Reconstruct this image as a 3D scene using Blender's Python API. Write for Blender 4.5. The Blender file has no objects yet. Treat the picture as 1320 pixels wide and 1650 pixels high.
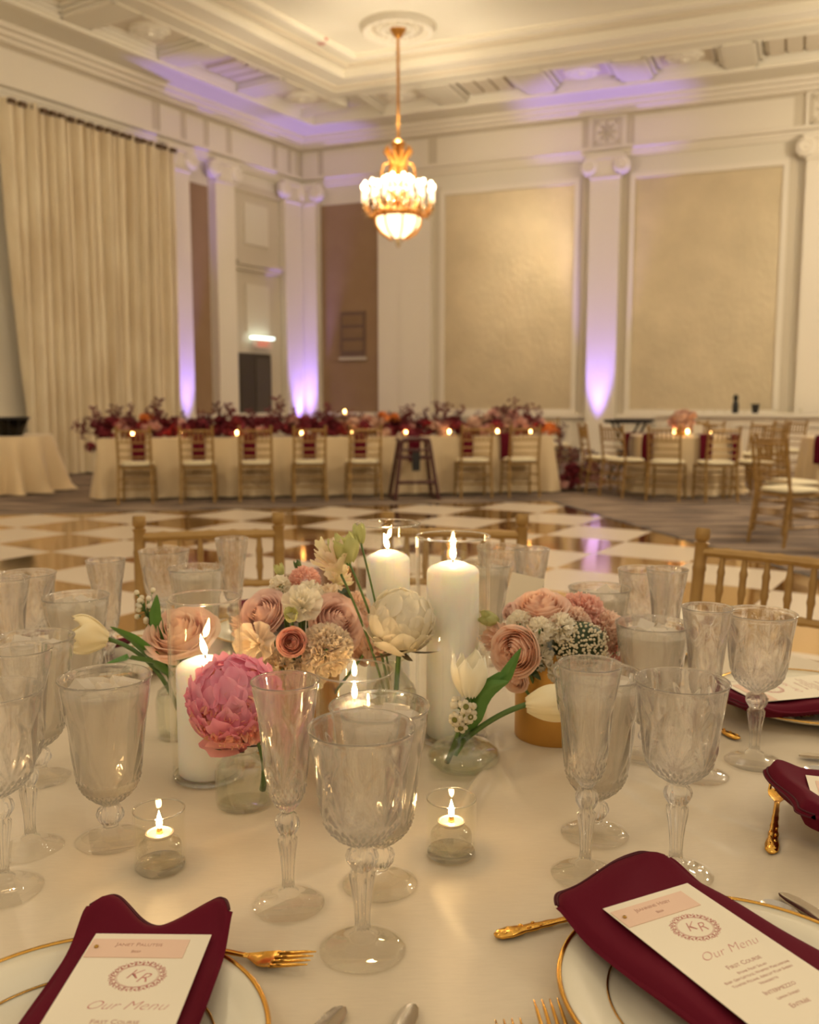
import bpy, math, random
from mathutils import Vector, Matrix
sc = bpy.context.scene; COL = sc.collection
PI = math.pi; cos, sin = math.cos, math.sin
RND = random.Random(7)
# ------------------------------------------------------------------ camera, world, lights, exposure
CAM_H = 1.25; FPX = 1500.0; PITCH = math.atan(182 / FPX)
cam = bpy.data.objects.new('camera', bpy.data.cameras.new('camera')); COL.objects.link(cam)
cam.location = (0, 0, CAM_H); cam.rotation_euler = (PI / 2 - PITCH, 0, 0)
cam.data.sensor_fit = 'VERTICAL'; cam.data.sensor_height = 36; cam.data.lens = FPX / 1650 * 36
cam.data.clip_start = .02; cam.data.clip_end = 100
cam.data.dof.use_dof = True; cam.data.dof.focus_distance = 1.0; cam.data.dof.aperture_fstop = 6.0
cam.data.dof.aperture_blades = 9
sc.camera = cam
sc.view_settings.view_transform = 'Standard'; sc.view_settings.look = 'None'
sc.view_settings.exposure = 0.18; sc.view_settings.gamma = 1; sc.view_settings.use_curve_mapping = False
cy = sc.cycles
cy.max_bounces = 20; cy.transmission_bounces = 18; cy.transparent_max_bounces = 32; cy.glossy_bounces = 5; cy.diffuse_bounces = 3
cy.use_denoising = True; cy.sample_clamp_indirect = 22; cy.sample_clamp_direct = 0
cy.caustics_reflective = False; cy.caustics_refractive = True; cy.blur_glossy = .3
cy.use_adaptive_sampling = True; cy.adaptive_threshold = .02

W = bpy.data.worlds.new('hall_ambience'); sc.world = W; W.use_nodes = True
nt = W.node_tree; bg = nt.nodes['Background']
bg.inputs[1].default_value = .60
# the rest of the lit hall: warm brown-beige with brighter lamp-lit zones
tc = nt.nodes.new('ShaderNodeTexCoord'); sx = nt.nodes.new('ShaderNodeSeparateXYZ'); cr = nt.nodes.new('ShaderNodeValToRGB')
nt.links.new(tc.outputs['Generated'], sx.inputs[0]); nt.links.new(sx.outputs['Z'], cr.inputs[0]); nt.links.new(cr.outputs[0], bg.inputs[0])
el = cr.color_ramp.elements
el[0].position = 0.0; el[0].color = (.46, .34, .22, 1)
el[1].position = .9; el[1].color = (1.0, .84, .62, 1)
e = el.new(.28); e.color = (.95, .74, .50, 1)

def lamp(name, kind, loc, power, color, size=.3, rot=None, **kw):
    d = bpy.data.lights.new(name, kind); d.energy = power; d.color = color
    if kind == 'AREA': d.size = size; d.shape = 'DISK'
    else: d.shadow_soft_size = size
    for k, v in kw.items(): setattr(d, k, v)
    o = bpy.data.objects.new(name, d); COL.objects.link(o); o.location = loc
    if rot: o.rotation_euler = rot
    return o
WARM = (1.0, .86, .66)
# point lights: added for unseen chandeliers, and for the two visible ones
for cx, cy_, cz in ((-3.2, 1.2, 4.4), (3.4, -.6, 4.4), (.3, 4.6, 4.7), (-1.0, -3.5, 4.8)):       # unseen bulb rings added overhead and behind the camera for glints in the glass
    for k in range(8):
        a = k * PI / 4; lamp('unseen_chandelier_bulb', 'POINT', (cx + .5 * cos(a), cy_ + .5 * sin(a), cz + .12 * (k % 2)), 7.5, WARM, .05)
for loc, pw, r in ( ((6.3, 6.2, 5.2), 360, .5), ((-4.3, 8.3, 4.75), 330, .14),  # left one lights the edge chandelier; right-hand ones are unseen, added for the background
                   ((8.0, 12.5, 5.0), 330, .5), ((-.18, 15.4, 4.66), 300, .13), ((-.18, 15.4, 5.62), 70, .06)):  # last one added above the chandelier crown to brighten the ceiling
    lamp('chandelier_and_fill_light', 'POINT', loc, pw, WARM, r)

# calibrated helper: a point seen at (px,py) lying at forward distance Y
_c, _s = cos(PITCH), sin(PITCH)
def at(px, py, Y):
    u = (px - 660) / FPX; v = (825 - py) / FPX
    d = (u, _c + v * _s, -_s + v * _c); t = Y / d[1]
    return Vector((d[0] * t, Y, CAM_H + d[2] * t))

# ------------------------------------------------------------------ materials
def lin(c):
    return tuple(((x / 255) / 12.92 if x / 255 <= .04045 else ((x / 255 + .055) / 1.055) ** 2.4) for x in c)
def mat(name, rgb, rough=.6, metal=0, spec=.5, noise=None, bump=None, **kw):
    m = bpy.data.materials.new(name); m.use_nodes = True; n = m.node_tree; b = n.nodes['Principled BSDF']
    c = lin(rgb) + (1,)
    b.inputs['Base Color'].default_value = c; b.inputs['Roughness'].default_value = rough
    b.inputs['Metallic'].default_value = metal; b.inputs['Specular IOR Level'].default_value = spec
    for k, v in kw.items(): b.inputs[k.replace('_', ' ')].default_value = v
    if noise or bump:
        t = n.nodes.new('ShaderNodeTexCoord')
    if noise:      # (scale, rgb2, amount, stretch)
        sc_, c2, amt, st = (list(noise) + [None])[:4]
        mp = n.nodes.new('ShaderNodeMapping'); n.links.new(t.outputs['Object'], mp.inputs[0])
        if st: mp.inputs['Scale'].default_value = st
        nz = n.nodes.new('ShaderNodeTexNoise'); nz.inputs['Scale'].default_value = sc_; nz.inputs['Detail'].default_value = 4
        n.links.new(mp.outputs[0], nz.inputs[0])
        rp = n.nodes.new('ShaderNodeValToRGB'); rp.color_ramp.elements[0].position = .5 - amt; rp.color_ramp.elements[1].position = .5 + amt
        rp.color_ramp.elements[0].color = c; rp.color_ramp.elements[1].color = lin(c2) + (1,)
        n.links.new(nz.outputs[0], rp.inputs[0]); n.links.new(rp.outputs[0], b.inputs['Base Color'])
    if bump:       # (scale, strength, distance, stretch)
        s2, st2, ds, stc = (list(bump) + [None])[:4]
        mp2 = n.nodes.new('ShaderNodeMapping'); n.links.new(t.outputs['Object'], mp2.inputs[0])
        if stc: mp2.inputs['Scale'].default_value = stc
        nz = n.nodes.new('ShaderNodeTexNoise'); nz.inputs['Scale'].default_value = s2; nz.inputs['Detail'].default_value = 3
        n.links.new(mp2.outputs[0], nz.inputs[0])
        bp = n.nodes.new('ShaderNodeBump'); bp.inputs['Strength'].default_value = st2; bp.inputs['Distance'].default_value = ds
        n.links.new(nz.outputs[0], bp.inputs['Height']); n.links.new(bp.outputs[0], b.inputs['Normal'])
    return m
def emit(name, rgb, strength):
    m = bpy.data.materials.new(name); m.use_nodes = True; n = m.node_tree; n.nodes.clear()
    o = n.nodes.new('ShaderNodeOutputMaterial'); e = n.nodes.new('ShaderNodeEmission')
    e.inputs[0].default_value = lin(rgb) + (1,); e.inputs[1].default_value = strength
    n.links.new(e.outputs[0], o.inputs[0]); return m
def glassy(name, rgb, ior=1.5, rough=0, clear=0.0, cloud=0.0, cloud_rgb=(235, 225, 205), bump=None):
    m = bpy.data.materials.new(name); m.use_nodes = True; n = m.node_tree; n.nodes.clear()
    o = n.nodes.new('ShaderNodeOutputMaterial'); g = n.nodes.new('ShaderNodeBsdfGlass')
    g.inputs['Color'].default_value = lin(rgb) + (1,); g.inputs['IOR'].default_value = ior; g.inputs['Roughness'].default_value = rough
    out = g.outputs[0]
    def mix(a, b, f):
        x = n.nodes.new('ShaderNodeMixShader'); x.inputs[0].default_value = f
        n.links.new(a, x.inputs[1]); n.links.new(b, x.inputs[2]); return x.outputs[0]
    if bump:
        t = n.nodes.new('ShaderNodeTexCoord'); nz = n.nodes.new('ShaderNodeTexNoise'); nz.inputs['Scale'].default_value = bump[0]
        n.links.new(t.outputs['Object'], nz.inputs[0]); bp = n.nodes.new('ShaderNodeBump')
        bp.inputs['Strength'].default_value = bump[1]; bp.inputs['Distance'].default_value = bump[2]
        n.links.new(nz.outputs[0], bp.inputs['Height']); n.links.new(bp.outputs[0], g.inputs['Normal'])
    if clear:
        tr = n.nodes.new('ShaderNodeBsdfTransparent'); out = mix(out, tr.outputs[0], clear)
    if cloud:
        df = n.nodes.new('ShaderNodeBsdfDiffuse'); df.inputs[0].default_value = lin(cloud_rgb) + (1,)
        tl = n.nodes.new('ShaderNodeBsdfTranslucent'); tl.inputs[0].default_value = lin(cloud_rgb) + (1,)
        out = mix(out, mix(df.outputs[0], tl.outputs[0], .55), cloud)
    n.links.new(out, o.inputs[0]); return m
def thin_glass(name, rgb=(250, 248, 240), ior=1.38, refr=0, bump=None, cloud=0):
    m = bpy.data.materials.new(name); m.use_nodes = True; n = m.node_tree; n.nodes.clear()
    o = n.nodes.new('ShaderNodeOutputMaterial'); x = n.nodes.new('ShaderNodeMixShader')
    t = n.nodes.new('ShaderNodeBsdfTransparent'); t.inputs[0].default_value = lin(rgb) + (1,)
    g = n.nodes.new('ShaderNodeBsdfGlossy'); g.inputs['Roughness'].default_value = .02; g.inputs[0].default_value = (1, 1, 1, 1)
    w = n.nodes.new('ShaderNodeFresnel'); ge = n.nodes.new('ShaderNodeNewGeometry'); ma = n.nodes.new('ShaderNodeMath'); ma.operation = 'MULTIPLY_ADD'
    ma.inputs[1].default_value = 1 / ior - ior; ma.inputs[2].default_value = ior      # same reflectance from both sides of the thin wall
    n.links.new(ge.outputs['Backfacing'], ma.inputs[0]); n.links.new(ma.outputs[0], w.inputs[0])
    n.links.new(w.outputs[0], x.inputs[0]); n.links.new(t.outputs[0], x.inputs[1]); n.links.new(g.outputs[0], x.inputs[2])
    out = x.outputs[0]
    def mixin(sh, f):
        y = n.nodes.new('ShaderNodeMixShader'); y.inputs[0].default_value = f; n.links.new(out, y.inputs[1]); n.links.new(sh, y.inputs[2]); return y.outputs[0]
    if refr:
        gl = n.nodes.new('ShaderNodeBsdfGlass'); gl.inputs['IOR'].default_value = 1.5; gl.inputs['Roughness'].default_value = 0; gl.inputs[0].default_value = (1, 1, 1, 1)
        out = mixin(gl.outputs[0], refr)
    if cloud:
        df = n.nodes.new('ShaderNodeBsdfDiffuse'); tl = n.nodes.new('ShaderNodeBsdfTranslucent'); mm = n.nodes.new('ShaderNodeMixShader'); mm.inputs[0].default_value = .5
        for q in (df, tl): q.inputs[0].default_value = lin((250, 242, 228)) + (1,)
        n.links.new(df.outputs[0], mm.inputs[1]); n.links.new(tl.outputs[0], mm.inputs[2]); out = mixin(mm.outputs[0], cloud)
    if bump:
        t2 = n.nodes.new('ShaderNodeTexCoord'); nz = n.nodes.new('ShaderNodeTexNoise'); nz.inputs['Scale'].default_value = bump[0]; nz.inputs['Detail'].default_value = 3
        n.links.new(t2.outputs['Object'], nz.inputs[0]); bp = n.nodes.new('ShaderNodeBump'); bp.inputs['Strength'].default_value = bump[1]; bp.inputs['Distance'].default_value = bump[2]
        n.links.new(nz.outputs[0], bp.inputs['Height']); n.links.new(bp.outputs[0], g.inputs['Normal']); n.links.new(bp.outputs[0], w.inputs['Normal'])
    n.links.new(out, o.inputs[0]); return m
def petal_mat(name, rgb, rgb2, rough=.6, trans=.5, scale=30):
    m = bpy.data.materials.new(name); m.use_nodes = True; n = m.node_tree; n.nodes.clear()
    o = n.nodes.new('ShaderNodeOutputMaterial'); d = n.nodes.new('ShaderNodeBsdfPrincipled'); t = n.nodes.new('ShaderNodeBsdfTranslucent')
    tcn = n.nodes.new('ShaderNodeTexCoord'); nz = n.nodes.new('ShaderNodeTexNoise'); nz.inputs['Scale'].default_value = scale
    rp = n.nodes.new('ShaderNodeValToRGB'); rp.color_ramp.elements[0].position = .38; rp.color_ramp.elements[1].position = .62
    rp.color_ramp.elements[0].color = lin(rgb) + (1,); rp.color_ramp.elements[1].color = lin(rgb2) + (1,)
    n.links.new(tcn.outputs['Object'], nz.inputs[0]); n.links.new(nz.outputs[0], rp.inputs[0])
    n.links.new(rp.outputs[0], d.inputs['Base Color']); n.links.new(rp.outputs[0], t.inputs[0])
    d.inputs['Roughness'].default_value = rough; d.inputs['Specular IOR Level'].default_value = .25
    x = n.nodes.new('ShaderNodeMixShader'); x.inputs[0].default_value = trans
    n.links.new(d.outputs[0], x.inputs[1]); n.links.new(t.outputs[0], x.inputs[2]); n.links.new(x.outputs[0], o.inputs[0])
    return m

M = {}
M['wall'] = mat('painted_wall', (230, 221, 200), .55, bump=(60, .05, .01))
M['wall2'] = mat('moulding_paint', (214, 202, 178), .55)
M['trim'] = mat('pilaster_paint', (238, 228, 208), .5)
M['ceil'] = mat('ceiling_paint', (236, 228, 206), .6)
M['ceil2'] = mat('ceiling_moulding', (244, 236, 216), .55)
M['ceil3'] = mat('coffer_paint', (226, 214, 190), .6)
M['brown'] = mat('brown_fabric_panel', (160, 130, 98), .8, noise=(3, (150, 120, 88), .3))
M['base'] = mat('baseboard_shadow_grey', (120, 104, 88), .6)  # grey shadow along the wall foot is put into the baseboard colour
M['gold_wall'] = mat('gold_wall_covering', (206, 190, 156), .40, .45, noise=(1.6, (228, 210, 174), .3, (1, 1, 1)), bump=(14, .35, .03, (1, 1, .6)))
M['vent'] = mat('vent_metal', (118, 92, 76), .5)
M['dark'] = mat('dark_opening', (74, 64, 52), .7)
M['door'] = mat('door_paint', (88, 78, 64), .6)
M['curtain'] = mat('curtain_cloth', (244, 230, 200), .75, noise=(2.2, (218, 198, 162), .25, (1, 1, .4)), Sheen_Weight=.3)
M['hook'] = mat('curtain_hook', (92, 66, 40), .6)
M['carpet'] = mat('hall_carpet', (158, 137, 118), .95, noise=(2.3, (104, 88, 78), .07, (.5, 2.4, 1)), bump=(200, .4, .01))
M['cloth'] = mat('ivory_satin_cloth', (221, 204, 174), .30, spec=.5, noise=(60, (212, 195, 166), .3, (1, 14, 1)), bump=(300, .25, .0008, (1, 9, 1)), Sheen_Weight=.25, Sheen_Roughness=.4)
M['cloth_bg'] = mat('champagne_satin_cloth', (224, 200, 158), .5, spec=.35, Sheen_Weight=.3)
M['napkin'] = mat('burgundy_napkin_cloth', (96, 16, 34), .8, spec=.12, bump=(900, .25, .0006))
M['hem'] = mat('napkin_hem_thread', (78, 12, 26), .8)
M['china'] = mat('ivory_china', (228, 219, 194), .12, spec=.6)
M['gold'] = mat('polished_gold', (232, 178, 84), .2, 1)
M['goldline'] = mat('gold_band', (206, 160, 84), .22, 1)
M['silver'] = mat('polished_steel', (205, 196, 182), .16, 1)
M['goldvase'] = mat('brushed_gold_vase', (212, 164, 88), .42, .85, noise=(12, (196, 146, 72), .3))
M['chair'] = mat('gold_painted_bamboo', (178, 142, 84), .4, .45, noise=(20, (158, 122, 68), .3))
M['cushion'] = mat('ivory_seat_cushion', (240, 226, 190), .7)
M['highchair'] = mat('mahogany_wood', (78, 32, 28), .45)
M['card'] = mat('cream_card_stock', (238, 226, 200), .8)
M['blush_card'] = mat('blush_card_stock', (232, 198, 172), .8)
M['ink'] = mat('rose_ink', (196, 122, 112), .8)
M['ink2'] = mat('taupe_ink', (188, 140, 120), .8)
M['brass'] = mat('brass_brad', (190, 150, 80), .25, 1)
M['wax'] = mat('candle_wax', (255, 252, 246), .4, Subsurface_Weight=.8, Subsurface_Radius=(.05, .038, .024), Subsurface_Scale=1.0)
M['wick'] = mat('wick', (40, 30, 24), .9)
M['flame'] = emit('candle_flame', (255, 210, 146), 150)
M['bgflame'] = emit('distant_candle_flame', (255, 190, 110), 28)
M['bulb'] = emit('chandelier_bulb', (255, 222, 170), 16)
M['bowl'] = emit('lit_crystal_bowl', (255, 222, 172), 3.2)
M['candle_tube'] = emit('lit_candle_tube', (255, 222, 178), 2.6)
M['brassy'] = mat('chandelier_gilt', (206, 146, 70), .3, .8)
M['crystal'] = thin_glass('cut_crystal', (255, 254, 252), 1.6, refr=.62, cloud=.012)
M['glass_rim'] = thin_glass('solid_glass', (254, 254, 250), 1.6, refr=.6)
M['crystal_foot'] = thin_glass('clear_crystal', (254, 253, 250), 1.5, refr=.07)
M['lead'] = thin_glass('chandelier_crystal', (240, 232, 215))
M['icewater'] = thin_glass('iced_water', (252, 250, 244), 1.5, refr=.12, bump=(90, 1.0, .012), cloud=.36)
M['water'] = thin_glass('still_water', (253, 253, 249), 1.2)
M['glass'] = thin_glass('clear_vase_glass', (254, 254, 252), 1.42)
M['cup'] = thin_glass('tealight_cup_glass', (254, 254, 252), 1.27)
M['bottle'] = thin_glass('bottle_glass', (253, 254, 251), 1.5, refr=.12)
M['greenglass'] = thin_glass('dark_green_glass', (70, 110, 92), 1.5)
M['oil'] = thin_glass('clear_lamp_cell', (253, 250, 244), 1.5, refr=.1, cloud=.06)
M['tin'] = mat('tealight_cap', (230, 216, 196), .3, .6)
M['black'] = mat('black_metal', (26, 24, 24), .5)
M['white_counter'] = mat('white_counter', (232, 218, 196), .4)
M['red'] = mat('red_alarm', (196, 60, 36), .4)
M['exit_white'] = emit('exit_tube', (235, 255, 245), 3.0)
M['exit_face'] = mat('exit_face', (240, 216, 200), .4)
M['exit_red'] = emit('exit_letters', (226, 60, 40), 1.2)
M['stem'] = mat('green_stem', (84, 112, 52), .5)
M['leaf'] = mat('tulip_leaf', (74, 118, 44), .42, noise=(30, (92, 138, 58), .3))
M['darkleaf'] = mat('dark_leaf', (58, 74, 40), .5)
M['sepal'] = mat('sepal', (88, 74, 44), .6)
M['p_pink'] = petal_mat('pink_peony_petal', (246, 170, 192), (250, 190, 206))
M['p_peach'] = petal_mat('peach_peony_petal', (250, 196, 170), (253, 214, 182))
M['p_guard'] = petal_mat('guard_petal', (246, 178, 184), (250, 194, 190))
M['p_rose'] = petal_mat('blush_rose_petal', (250, 218, 196), (252, 226, 206))
M['p_dusty'] = petal_mat('dusty_rose_petal', (245, 214, 200), (249, 222, 208))
M['p_cream'] = petal_mat('cream_petal', (250, 234, 208), (252, 240, 220))
M['p_white'] = petal_mat('white_petal', (244, 236, 214), (248, 242, 226))
M['p_coral'] = petal_mat('coral_petal', (250, 204, 186), (252, 214, 198))
M['p_peach2'] = petal_mat('peach_carnation_petal', (252, 224, 202), (253, 230, 210))
M['p_lis'] = petal_mat('lisianthus_petal', (246, 226, 202), (240, 232, 190))
M['p_green'] = petal_mat('green_bud_petal', (206, 206, 140), (216, 218, 160))
M['p_tulip'] = petal_mat('white_tulip_petal', (246, 238, 212), (250, 246, 228), .45, .3, 18)
M['p_tulip2'] = petal_mat('cream_tulip_petal', (246, 230, 186), (248, 238, 204), .45, .3, 18)
M['bead'] = mat('rice_flower_bead', (222, 208, 176), .6)
M['waxc'] = mat('waxflower_centre', (110, 110, 40), .5)
M['b_burg'] = mat('burgundy_bloom', (112, 28, 42), .8, noise=(20, (146, 46, 58), .2))
M['b_plum'] = mat('plum_foliage', (92, 36, 44), .8, noise=(20, (132, 62, 66), .2))
M['b_dusty'] = mat('dusty_bloom', (214, 152, 142), .8, noise=(20, (228, 180, 164), .2))
M['b_red'] = mat('red_bloom', (160, 32, 36), .7)
M['b_orange'] = mat('orange_bloom', (232, 136, 62), .7)
M['b_blush'] = mat('blush_bloom', (222, 182, 158), .8)

# chequered dance floor: white tiles and mirror gold tiles set diagonally
TH = math.radians(12.8); DG = 1.068; P0 = (-3.275, 9.055)
def chequer():
    m = bpy.data.materials.new('gold_and_white_chequer'); m.use_nodes = True; n = m.node_tree; b = n.nodes['Principled BSDF']
    t = n.nodes.new('ShaderNodeTexCoord'); mp = n.nodes.new('ShaderNodeMapping'); mp.vector_type = 'TEXTURE'
    mp.inputs['Location'].default_value = (P0[0], P0[1], 0); mp.inputs['Rotation'].default_value = (0, 0, TH - PI / 4)
    s = DG / math.sqrt(2); mp.inputs['Scale'].default_value = (s, s, s)
    ad = n.nodes.new('ShaderNodeVectorMath'); ad.operation = 'ADD'; ad.inputs[1].default_value = (.5, .5, .25)
    ck = n.nodes.new('ShaderNodeTexChecker'); ck.inputs['Scale'].default_value = 1
    ck.inputs[1].default_value = (1, 1, 1, 1); ck.inputs[2].default_value = (0, 0, 0, 1)
    n.links.new(t.outputs['Object'], mp.inputs[0]); n.links.new(mp.outputs[0], ad.inputs[0]); n.links.new(ad.outputs[0], ck.inputs[0])
    def mx(a, bb, inp, col=False):
        x = n.nodes.new('ShaderNodeMix'); x.data_type = 'RGBA' if col else 'FLOAT'
        n.links.new(ck.outputs['Fac'], x.inputs[0])
        if col: x.inputs[6].default_value = a; x.inputs[7].default_value = bb; n.links.new(x.outputs[2], b.inputs[inp])
        else: x.inputs[2].default_value = a; x.inputs[3].default_value = bb; n.links.new(x.outputs[0], b.inputs[inp])
    CHK[0] = ck
    mx(lin((226, 188, 118)) + (1,), lin((226, 210, 188)) + (1,), 'Base Color', True)
    mx(1.0, 0.0, 'Metallic'); mx(.10, .3, 'Roughness')
    return m
CHK = [None]
M['chequer'] = chequer()

# ------------------------------------------------------------------ mesh builder
class MB:
    def __init__(s): s.v = []; s.f = []
    def add(s, vs, fs):
        o = len(s.v); s.v += [tuple(p) for p in vs]; s.f += [tuple(i + o for i in f) for f in fs]; return s
    def merge(s, other, mtx=None):
        vs = [mtx @ Vector(p) for p in other.v] if mtx is not None else other.v
        return s.add(vs, other.f)
    def box(s, x0, y0, z0, x1, y1, z1, mtx=None):
        vs = [(x, y, z) for z in (z0, z1) for x, y in ((x0, y0), (x1, y0), (x1, y1), (x0, y1))]
        if mtx is not None: vs = [mtx @ Vector(p) for p in vs]
        return s.add(vs, [(3, 2, 1, 0), (4, 5, 6, 7), (0, 1, 5, 4), (1, 2, 6, 5), (2, 3, 7, 6), (3, 0, 4, 7)])
    def prism(s, poly, z0, z1):
        n = len(poly)
        vs = [(x, y, z0) for x, y in poly] + [(x, y, z1) for x, y in poly]
        return s.add(vs, [tuple(range(n - 1, -1, -1)), tuple(range(n, 2 * n))] + [(i, (i + 1) % n, n + (i + 1) % n, n + i) for i in range(n)])
    def lathe(s, prof, seg=32, c=(0, 0, 0), mod=None, closed=False):
        rings = []; o = len(s.v)
        for k, (r, z) in enumerate(prof):
            if r < 1e-6:
                s.v.append((c[0], c[1], c[2] + z)); rings.append([len(s.v) - 1])
            else:
                ring = []
                for i in range(seg):
                    t = 2 * PI * i / seg; rr = r + (mod(t, z, k) if mod else 0)
                    s.v.append((c[0] + rr * cos(t), c[1] + rr * sin(t), c[2] + z)); ring.append(len(s.v) - 1)
                rings.append(ring)
        prs = list(zip(rings, rings[1:]))
        if closed: prs.append((rings[-1], rings[0]))
        for a, b in prs:
            if len(a) == 1 and len(b) == 1: continue
            for i in range(seg):
                j = (i + 1) % seg
                if len(a) == 1: s.f.append((a[0], b[j], b[i]))
                elif len(b) == 1: s.f.append((a[i], a[j], b[0]))
                else: s.f.append((a[i], a[j], b[j], b[i]))
        return s
    def tube(s, pts, r, seg=8, cap=True):
        pts = [Vector(p) for p in pts]; n = len(pts); rs = r if isinstance(r, (list, tuple)) else [r] * n
        prev = None; rings = []
        for k, p in enumerate(pts):
            t = (pts[min(k + 1, n - 1)] - pts[max(k - 1, 0)])
            if t.length < 1e-9: t = Vector((0, 0, 1))
            t.normalize()
            if prev is None:
                a = Vector((1, 0, 0)) if abs(t.x) < .8 else Vector((0, 1, 0)); u = t.cross(a).normalized()
            else: u = (prev - t * prev.dot(t)).normalized()
            prev = u; w = t.cross(u); ring = []
            for i in range(seg):
                an = 2 * PI * i / seg; s.v.append(tuple(p + (u * cos(an) + w * sin(an)) * rs[k])); ring.append(len(s.v) - 1)
            rings.append(ring)
        for a, b in zip(rings, rings[1:]):
            for i in range(seg):
                j = (i + 1) % seg; s.f.append((a[i], a[j], b[j], b[i]))
        if cap: s.f.append(tuple(reversed(rings[0]))); s.f.append(tuple(rings[-1]))
        return s
    def grid(s, fn, nu, nv):
        o = len(s.v)
        for j in range(nv + 1):
            for i in range(nu + 1): s.v.append(tuple(fn(i / nu, j / nv)))
        for j in range(nv):
            for i in range(nu):
                a = o + j * (nu + 1) + i; s.f.append((a, a + 1, a + nu + 2, a + nu + 1))
        return s
    def ball(s, c, r, seg=10, rings=6, sc_=(1, 1, 1)):
        prof = [(0, -1)] + [(sin(PI * k / rings), -cos(PI * k / rings)) for k in range(1, rings)] + [(0, 1)]
        o = len(s.v); t = MB().lathe(prof, seg)
        return s.add([(c[0] + x * r * sc_[0], c[1] + y * r * sc_[1], c[2] + z * r * sc_[2]) for x, y, z in t.v], t.f)
    def build(s, name, m, parent=None, sharp=40, kind=None, label=None):
        me = bpy.data.meshes.new(name); me.from_pydata(s.v, [], s.f); me.materials.append(m)
        me.polygons.foreach_set('use_smooth', [True] * len(me.polygons))
        if sharp: me.set_sharp_from_angle(angle=math.radians(sharp))
        me.update()
        o = bpy.data.objects.new(name, me); COL.objects.link(o)
        if parent: o.parent = parent
        if kind: o['kind'] = kind
        if label: o['label'] = label
        return o
def tag(o, label, cat, group=None):
    o['label'] = label; o['category'] = cat
    if group: o['group'] = group
    return o
def thing(name, label, cat, loc=(0, 0, 0), rz=0, group=None):
    o = bpy.data.objects.new(name, None); COL.objects.link(o); o.location = loc; o.rotation_euler = (0, 0, rz)
    o.empty_display_size = .05
    return tag(o, label, cat, group)
KIDS = {}
def dup(root, loc, rz=0, label=None, group=None, scale=None, euler=None):
    if root.name not in KIDS: KIDS[root.name] = [(c, list(c.children)) for c in root.children]
    r = root.copy(); COL.objects.link(r); r.location = loc; r.rotation_euler = euler if euler else (0, 0, rz)
    if scale: r.scale = (scale,) * 3
    if label: r['label'] = label
    if group: r['group'] = group
    for c, gs in KIDS[root.name]:
        k = c.copy(); COL.objects.link(k); k.parent = r
        for g in gs:
            q = g.copy(); COL.objects.link(q); q.parent = k
    return r
def text(body, size, m, parent, loc, name='lettering', shear=0, caps=False, rz=0, align='CENTER', spacing=1.0, h=.00012, offset=0):
    cu = bpy.data.curves.new(name, 'FONT'); cu.body = body; cu.size = size; cu.align_x = align; cu.align_y = 'CENTER'
    cu.shear = shear; cu.space_character = spacing; cu.extrude = h; cu.small_caps_scale = .78; cu.resolution_u = 3; cu.offset = offset
    if caps:
        for f in cu.body_format: f.use_small_caps = True
    t = bpy.data.objects.new('tmp', cu); COL.objects.link(t)
    dg = bpy.context.evaluated_depsgraph_get(); me = bpy.data.meshes.new_from_object(t.evaluated_get(dg))
    COL.objects.unlink(t); bpy.data.objects.remove(t)
    me.materials.clear(); me.materials.append(m)
    o = bpy.data.objects.new(name, me); COL.objects.link(o); o.parent = parent; o.location = loc; o.rotation_euler = (0, 0, rz)
    return o
def rot_to(d, spin=0):          # matrix turning +Z to direction d
    d = Vector(d).normalized(); return d.to_track_quat('Z', 'Y').to_matrix().to_4x4() @ Matrix.Rotation(spin, 4, 'Z')

# ================================================================== THE HALL
KC = Vector((-2.42, 21.2, 0))
RD = Vector((.9233, -.3841, 0)); RN = Vector((-.3841, -.9233, 0))
LD = Vector((-.525, -.8511, 0)); LN = Vector((.8511, -.525, 0))
def frame(d, n):                # local x = along the wall, y = out of the wall
    return Matrix(((d.x, n.x, 0, KC.x), (d.y, n.y, 0, KC.y), (0, 0, 1, 0), (0, 0, 0, 1)))
FR, FL = frame(RD, RN), frame(LD, LN)
def wbox(mb, F, t0, t1, d0, d1, z0, z1): return mb.box(t0, d0, z0, t1, d1, z1, F)
def corner(d):                  # inner corner at distance d from both walls
    a = LD.x * RD.y - LD.y * RD.x
    p = (RN - LN) * d          # KC+RN d + RD s = KC+LN d + LD q
    q = (p.x * RD.y - p.y * RD.x) / a
    return KC + LN * d + LD * q
wall_right = wbox(MB(), FR, -.4, 15, -.3, 0, 0, 7.25).build('wall_right', M['wall'], kind='structure')
wall_left = wbox(MB(), FL, -.05, 17, -.3, 0, 0, 7.25).build('wall_left', M['wall'], kind='structure')

def band(name, prof, T=(14.8, 16.8), m='trim', start=True):   # moulding run along both walls: prof = list of (d, z0, z1)
    mb = MB()
    for d0, d1, z0, z1 in prof:
        a, b = corner(d0), corner(d1)
        for D, N, tt in ((RD, RN, T[0]), (LD, LN, T[1])):
            e0 = KC + D * tt + N * d0; e1 = KC + D * tt + N * d1
            poly = [(a.x, a.y), (e0.x, e0.y), (e1.x, e1.y), (b.x, b.y)]
            if D is LD: poly = poly[::-1]
            mb.prism(poly, z0, z1)
    return mb.build(name, M[m], kind='structure')
band('trim_1', [(0, .20, 6.62, 6.68), (0, .30, 6.68, 6.75), (0, .40, 6.75, 6.82)], m='trim')
band('trim_2', [(0, .10, 5.90, 5.97), (0, .22, 5.97, 6.03), (0, .06, 5.84, 5.90)], m='trim')
band('trim_3', [(0, .10, .88, .96)], m='trim')
band('baseboard_right', [(0, .05, 0, .26)], m='base')

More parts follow.
